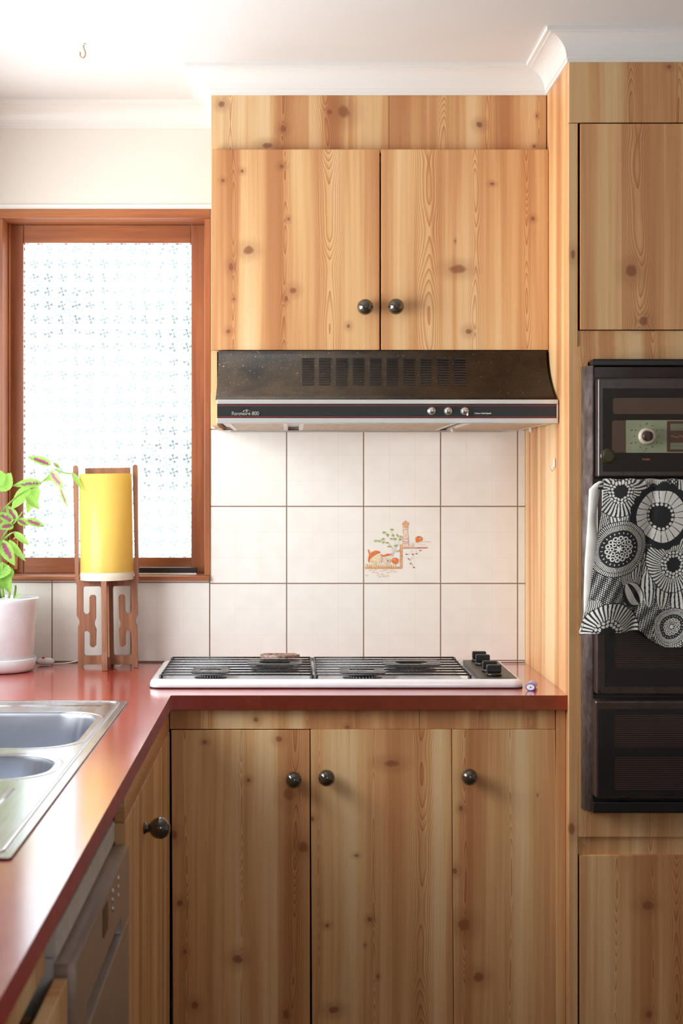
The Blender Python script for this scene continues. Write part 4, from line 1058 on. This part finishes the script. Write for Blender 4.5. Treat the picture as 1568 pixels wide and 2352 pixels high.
# ------------------------------------------------------------------ table lamp
lp = thing('table_lamp', 'walnut slab table lamp with a yellow cylinder shade before the window', 'lamp', (-0.461, -0.115, 0.90))
LY = -0.112; LXC = X(248.5, LY)
s1_ = F / (LY - CY)
def lx(p): return (p - 248.5) / s1_ + LXC
def lz(p): return CZ + (1104 - p) / s1_
LB = 1533
def L(p, q):
    p = p + (6.0 if p < 248.5 else -6.0) * max(0.0, 1533 - q) / 465
    return (lx(p), lz(q) if q < LB - 1 else 0.9005)
def arcp(cx, cy, r, a0, a1, n=5): return [(cx + r * math.cos(math.radians(a0 + (a1 - a0) * k / n)), cy - r * math.sin(math.radians(a0 + (a1 - a0) * k / n))) for k in range(n + 1)]
# half outline (left), in photo pixels, mirrored about 248.5
left = [(236, 1331), (236, 1331), (183, 1331), (181, 1320), (180, 1072)] + arcp(174, 1073, 5.5, 20, 170) + [(168.5, 1080), (171, 1200), (173, 1335), (177, 1342), (177, 1412), (181, 1420), (183, 1425), (183, 1432), (180, 1437), (180, 1534), (190, 1534), (194, 1525)]
half = left[2:]
outer = [L(*p) for p in half] + [L(497 - p, q) for p, q in reversed(half)]
hole = [(191, 1350), (194, 1346), (230, 1346), (233, 1350), (235, 1500), (232, 1505), (196, 1505), (193, 1501), (193, 1452), (197, 1448.5), (203, 1448.5), (207, 1453), (207, 1480), (210, 1485), (216, 1486), (220, 1482), (221, 1445), (217, 1436), (217, 1428), (220, 1420), (220, 1371), (217, 1366), (209, 1366), (206, 1371), (206, 1404), (202, 1409.5), (195, 1409.5), (191, 1404)]
h1 = [L(*p) for p in hole]; h2 = [L(497 - p, q) for p, q in hole]
obj('frame_panel', plate(outer, [h1, h2], 0.013, XZ(0, LY, 0)), m_walnut, lp, bevel=0.0008)
def cross(sign):
    pts = [(0.0075, 0.9005), (0.0135, 0.912), (0.058, 0.912), (0.060, 0.9005), (0.073, 0.9005), (0.073, 0.936), (0.069, 0.942), (0.0675, 0.950), (0.0675, 1.123), (0.0075, 1.123)]
    hh = rrect(0.022, 0.055, 0.93, 1.11, 0.004)
    return plate([(LY + sign * a, b) for a, b in pts], [[(LY + sign * a, b) for a, b in hh]], 0.0135, YZ(LXC))
obj('cross_panel', cross(-1), m_walnut, lp, bevel=0.0008); obj('cross_panel', cross(1), m_walnut, lp, bevel=0.0008)
obj('shade_rest', lathe(B(), [(0.058, 0), (0.058, 0.006)], (LXC, LY, 1.1235), (0, 0, 1), 40), m_walnut, lp)
SR = 0.0665
zt_, zb_ = lz(1088), lz(1329)
bm = lathe(B(), [(SR, zb_ + .018), (SR, zt_), (SR - .0012, zt_), (SR - .0012, zb_ + .018)], (LXC, LY, 0), (0, 0, 1), 64, cap=False)
sh = obj('lamp_shade', bm, m_shade, lp)
bm = lathe(B(), [(SR + .0004, zb_ - .002), (SR + .0004, zb_ + .0178), (SR - .0012, zb_ + .0178), (SR - .0012, zb_ - .002)], (LXC, LY, 0), (0, 0, 1), 64, cap=False)
obj('shade_band', bm, m_shadeband, sh)
obj('top_rail', bx(LXC - .058, LXC + .058, LY + .040, LY + .048, lz(1092), lz(1074)), m_walnut, lp, bevel=.001)
obj('light_bulb', lathe(B(), [(0.013, 0), (0.013, 0.03), (0.02, 0.05), (0.029, 0.075), (0.026, 0.095), (0.012, 0.108), (0, 0.111)], (LXC, LY, 1.130), (0, 0, 1), 24), m_enamel, lp)
bm = tube(B(), spline([(LXC + .012, LY + .03, 0.9050), (LXC + .026, LY - .02, 0.9050), (LXC + .034, LY + .01, 0.908), (LXC + .01, LY + .045, 0.918), (LXC - .05, LY + .060, 0.918), (LXC - .11, LY + .055, 0.9065), (X(120, -.06), -0.06, 0.9050)], 8), 0.0017, 8)
cd = obj('cord', bm, m_offwhite, lp)
bm = lathe(B(), [(0.004, 0), (0.0085, 0.006), (0.0095, 0.02), (0.0085, 0.036), (0.004, 0.044)], (X(124, -.07), -0.07, 0.9125), (-1, 0.1, 0), 20); obj('cord_switch', bm, m_enamel, cd)
obj('switch_rocker', bx(X(97, -.07), X(103, -.07), -0.075, -0.068, 0.9205, 0.9250), plain('red_rocker', (0.75, 0.05, 0.04), 0.3), cd, bevel=.001)

lp.rotation_euler = (0, -0.0135, 0)

# ------------------------------------------------------------------ potted plant
pp = thing('potted_coleus', 'coleus plant with purple hearted leaves in a white pot on the worktop', 'potted plant', (-0.722, -0.17, 0.90))
pc = (-0.724, -0.175, 0.0)
pot = [(0.062, 0.908), (0.076, 0.912), (0.080, 0.930), (0.088, 1.020), (0.0935, 1.072), (0.0945, 1.081), (0.0925, 1.0835), (0.0885, 1.080), (0.085, 1.060)]
obj('pot', lathe(B(), pot, pc, (0, 0, 1), 64, cap=False), m_pot, pp)
obj('saucer', lathe(B(), [(0.066, 0.9005), (0.078, 0.902), (0.085, 0.910), (0.0875, 0.932), (0.0860, 0.934), (0.083, 0.930), (0.080, 0.912), (0.0, 0.907)], pc, (0, 0, 1), 64), m_pot, pp)
obj('soil', lathe(B(), [(0.0862, 1.058), (0.05, 1.063), (0.0, 1.066)], pc, (0, 0, 1), 32, cap=False), m_soil, pp)
def P(a, b, y_=-0.17): return at(a, b, y_)
stems = [[(8, 1372, -.17), (0, 1290, -.17), (6, 1235, -.17), (38, 1195, -.165), (52, 1175, -.16)], [(2, 1374, -.16), (-14, 1270, -.16), (-4, 1190, -.15), (40, 1140, -.14), (90, 1112, -.13), (126, 1078, -.13)], [(20, 1374, -.19), (22, 1350, -.19), (8, 1318, -.2), (6, 1290, -.2)],
         [(33, 1374, -.18), (36, 1350, -.18), (35, 1344, -.18)], [(-4, 1374, -.17), (-20, 1300, -.19), (-24, 1180, -.2), (-6, 1120, -.2)], [(10, 1238, -.17), (24, 1226, -.18), (34, 1222, -.18)], [(126, 1078, -.13), (148, 1086, -.13), (166, 1088, -.13)]]
bm = B()
for s in stems:
    pts = spline([P(*q) for q in s], 6); n = len(pts)
    tube(bm, pts, [0.0032 - 0.0019 * k / n for k in range(n)], 8)
obj('stem', bm, m_stem, pp)
def leaf_mesh(bm, heart, base, tip, width, up, droop=0.15, purple=1.0):
    base, tip = Vector(base), Vector(tip); d = tip - base; Ln = d.length; d.normalize()
    up = Vector(up); up = (up - d * up.dot(d)).normalized(); sd = d.cross(up)
    nu, nv = 26, 9; rows = []
    for i in range(nu + 1):
        t = i / nu
        w = width / 2 * (math.sin(PI * min(1, t ** 0.75)) ** 0.85) * (1.0 if t < 1 else 0)
        w *= 1 + 0.05 * (1 - (i % 2) * 2) * (0.4 + 0.6 * t)
        row = []
        for j in range(nv):
            s = (j / (nv - 1) - .5) * 2
            p = base + d * (Ln * t - 0.035 * Ln * abs(s) * (i % 2 - .5)) + sd * w * s + up * (0.22 * w * abs(s) + 0.03 * w * math.sin(i * 1.6) * abs(s) - droop * Ln * t * t)
            v = bm.verts.new(p); h = purple * (1.0 - abs(s) / 0.55) * (1.35 if 0.12 < t < 0.72 else 0.35) 
            v[heart] = max(0, min(1, 0.35 + 0.5 * h)) if h > 0 else 0.12 + .15 * (1 - abs(s))
            row.append(v)
        rows.append(row)
    for a, b in zip(rows, rows[1:]):
        for j in range(nv - 1):
            f = bm.faces.new((a[j], a[j + 1], b[j + 1], b[j])); f.smooth = True
bm = B(); heart = bm.verts.layers.float.new('heart')
V_ = (0.1, -0.8, 0.6)
leaves = [((117, 1068, -.13), (64, 1046, -.15), .026, V_, 1), ((122, 1064, -.13), (140, 1076, -.12), .012, V_, .6), ((115, 1082, -.13), (145, 1124, -.14), .022, (-.5, -.8, .3), 1), ((96, 1110, -.13), (30, 1112, -.16), .030, V_, .6),
          ((70, 1120, -.14), (22, 1168, -.13), .040, (-.3, -.8, .4), 0), ((85, 1115, -.12), (62, 1180, -.12), .030, (.3, -.8, .3), 0), ((138, 1118, -.12), (153, 1168, -.12), .014, (-.6, -.8, .1), .8), ((166, 1086, -.13), (189, 1122, -.18), .014, (.2, -.9, .4), 0),
          ((-2, 1128, -.17), (24, 1085, -.16), .050, V_, 0), ((2, 1118, -.19), (-30, 1070, -.16), .050, V_, 0), ((38, 1196, -.16), (14, 1158, -.15), .024, V_, 1), ((40, 1194, -.16), (66, 1206, -.16), .024, V_, 1), ((58, 1194, -.17), (104, 1208, -.17), .024, V_, 1),
          ((30, 1200, -.17), (-6, 1176, -.17), .028, V_, 1), ((30, 1206, -.17), (-4, 1212, -.2), .030, V_, 1), ((32, 1222, -.18), (68, 1252, -.18), .018, (-.2, -.8, .5), 0), ((20, 1240, -.18), (58, 1290, -.18), .018, (-.3, -.8, .4), 0),
          ((4, 1240, -.2), (32, 1300, -.2), .034, (-.3, -.9, .3), 1), ((0, 1300, -.2), (24, 1362, -.21), .034, V_, 0), ((16, 1296, -.19), (-12, 1330, -.22), .045, V_, 0), ((10, 1352, -.2), (-10, 1312, -.22), .03, V_, 0), ((24, 1330, -.19), (10, 1296, -.19), .030, V_, .2),
          ((-8, 1230, -.2), (-40, 1260, -.22), .05, V_, 1), ((-20, 1180, -.2), (-55, 1150, -.2), .05, V_, 1), ((33, 1374, -.19), (46, 1362, -.2), .008, V_, 0), ((60, 1140, -.15), (92, 1168, -.15), .026, V_, 0), ((100, 1105, -.13), (128, 1094, -.12), .014, V_, 0)]
for b_, t_, w_, u_, p_ in leaves: leaf_mesh(bm, heart, P(*b_), P(*t_), w_, u_, 0.10, p_)
obj('foliage', bm, m_leaf, pp)

# ------------------------------------------------------------------ hooks
hx_, hy_ = X(192, -0.45), -0.45
t = thing('ceiling_hook', 'small cream screw hook in the ceiling above the window', 'hook', (hx_, hy_, CEIL))
def hook_at(px_, y_): return X(px_, y_)
HY = -0.545
sc = (HY - CY) / F; hx_ = X(191, HY)
cen = Vector((hx_, HY, CEIL))
obj('hook', tube(B(), spline([cen + Vector(p) for p in ((0.001, 0, -.0005), (0.001, 0, -.010), (0.0042, 0, -.018), (0.0040, 0, -.027), (-0.001, 0, -.0325), (-0.0065, 0, -.028), (-0.0068, 0, -.019))], 8), 0.0019, 10), plain('aged_cream_enamel', (0.50, 0.40, 0.24), 0.4), t)
obj('hook_collar', lathe(B(), [(0.0048, 0), (0.0042, -0.0015), (0.0022, -0.003)], cen + Vector((0.001, 0, -.0003)), (0, 0, 1), 20), m_offwhite, t)
t.location = (hx_, HY, CEIL); t['_at'] = [hx_, HY, CEIL]
for ch in t.children: ch.matrix_parent_inverse = Matrix.Translation(-Vector((hx_, HY, CEIL)))
hk = thing('adhesive_hook', 'small white plastic hook stuck on the tall pine side panel', 'hook', (PX, -0.449, 1.41))
obj('hook_plate', bx(PX - .0040, PX - .0004, -0.456, -0.443, 1.4035, 1.4235), m_offwhite, hk, bevel=.0015)
obj('hook', tube(B(), spline([(PX - .004, -0.449, 1.412), (PX - .005, -0.449, 1.400), (PX - .009, -0.449, 1.3955), (PX - .0135, -0.449, 1.401), (PX - .0145, -0.449, 1.406)], 6), 0.0016, 8), m_offwhite, hk)
for o in bpy.data.objects:
    if '_at' in o: del o['_at']
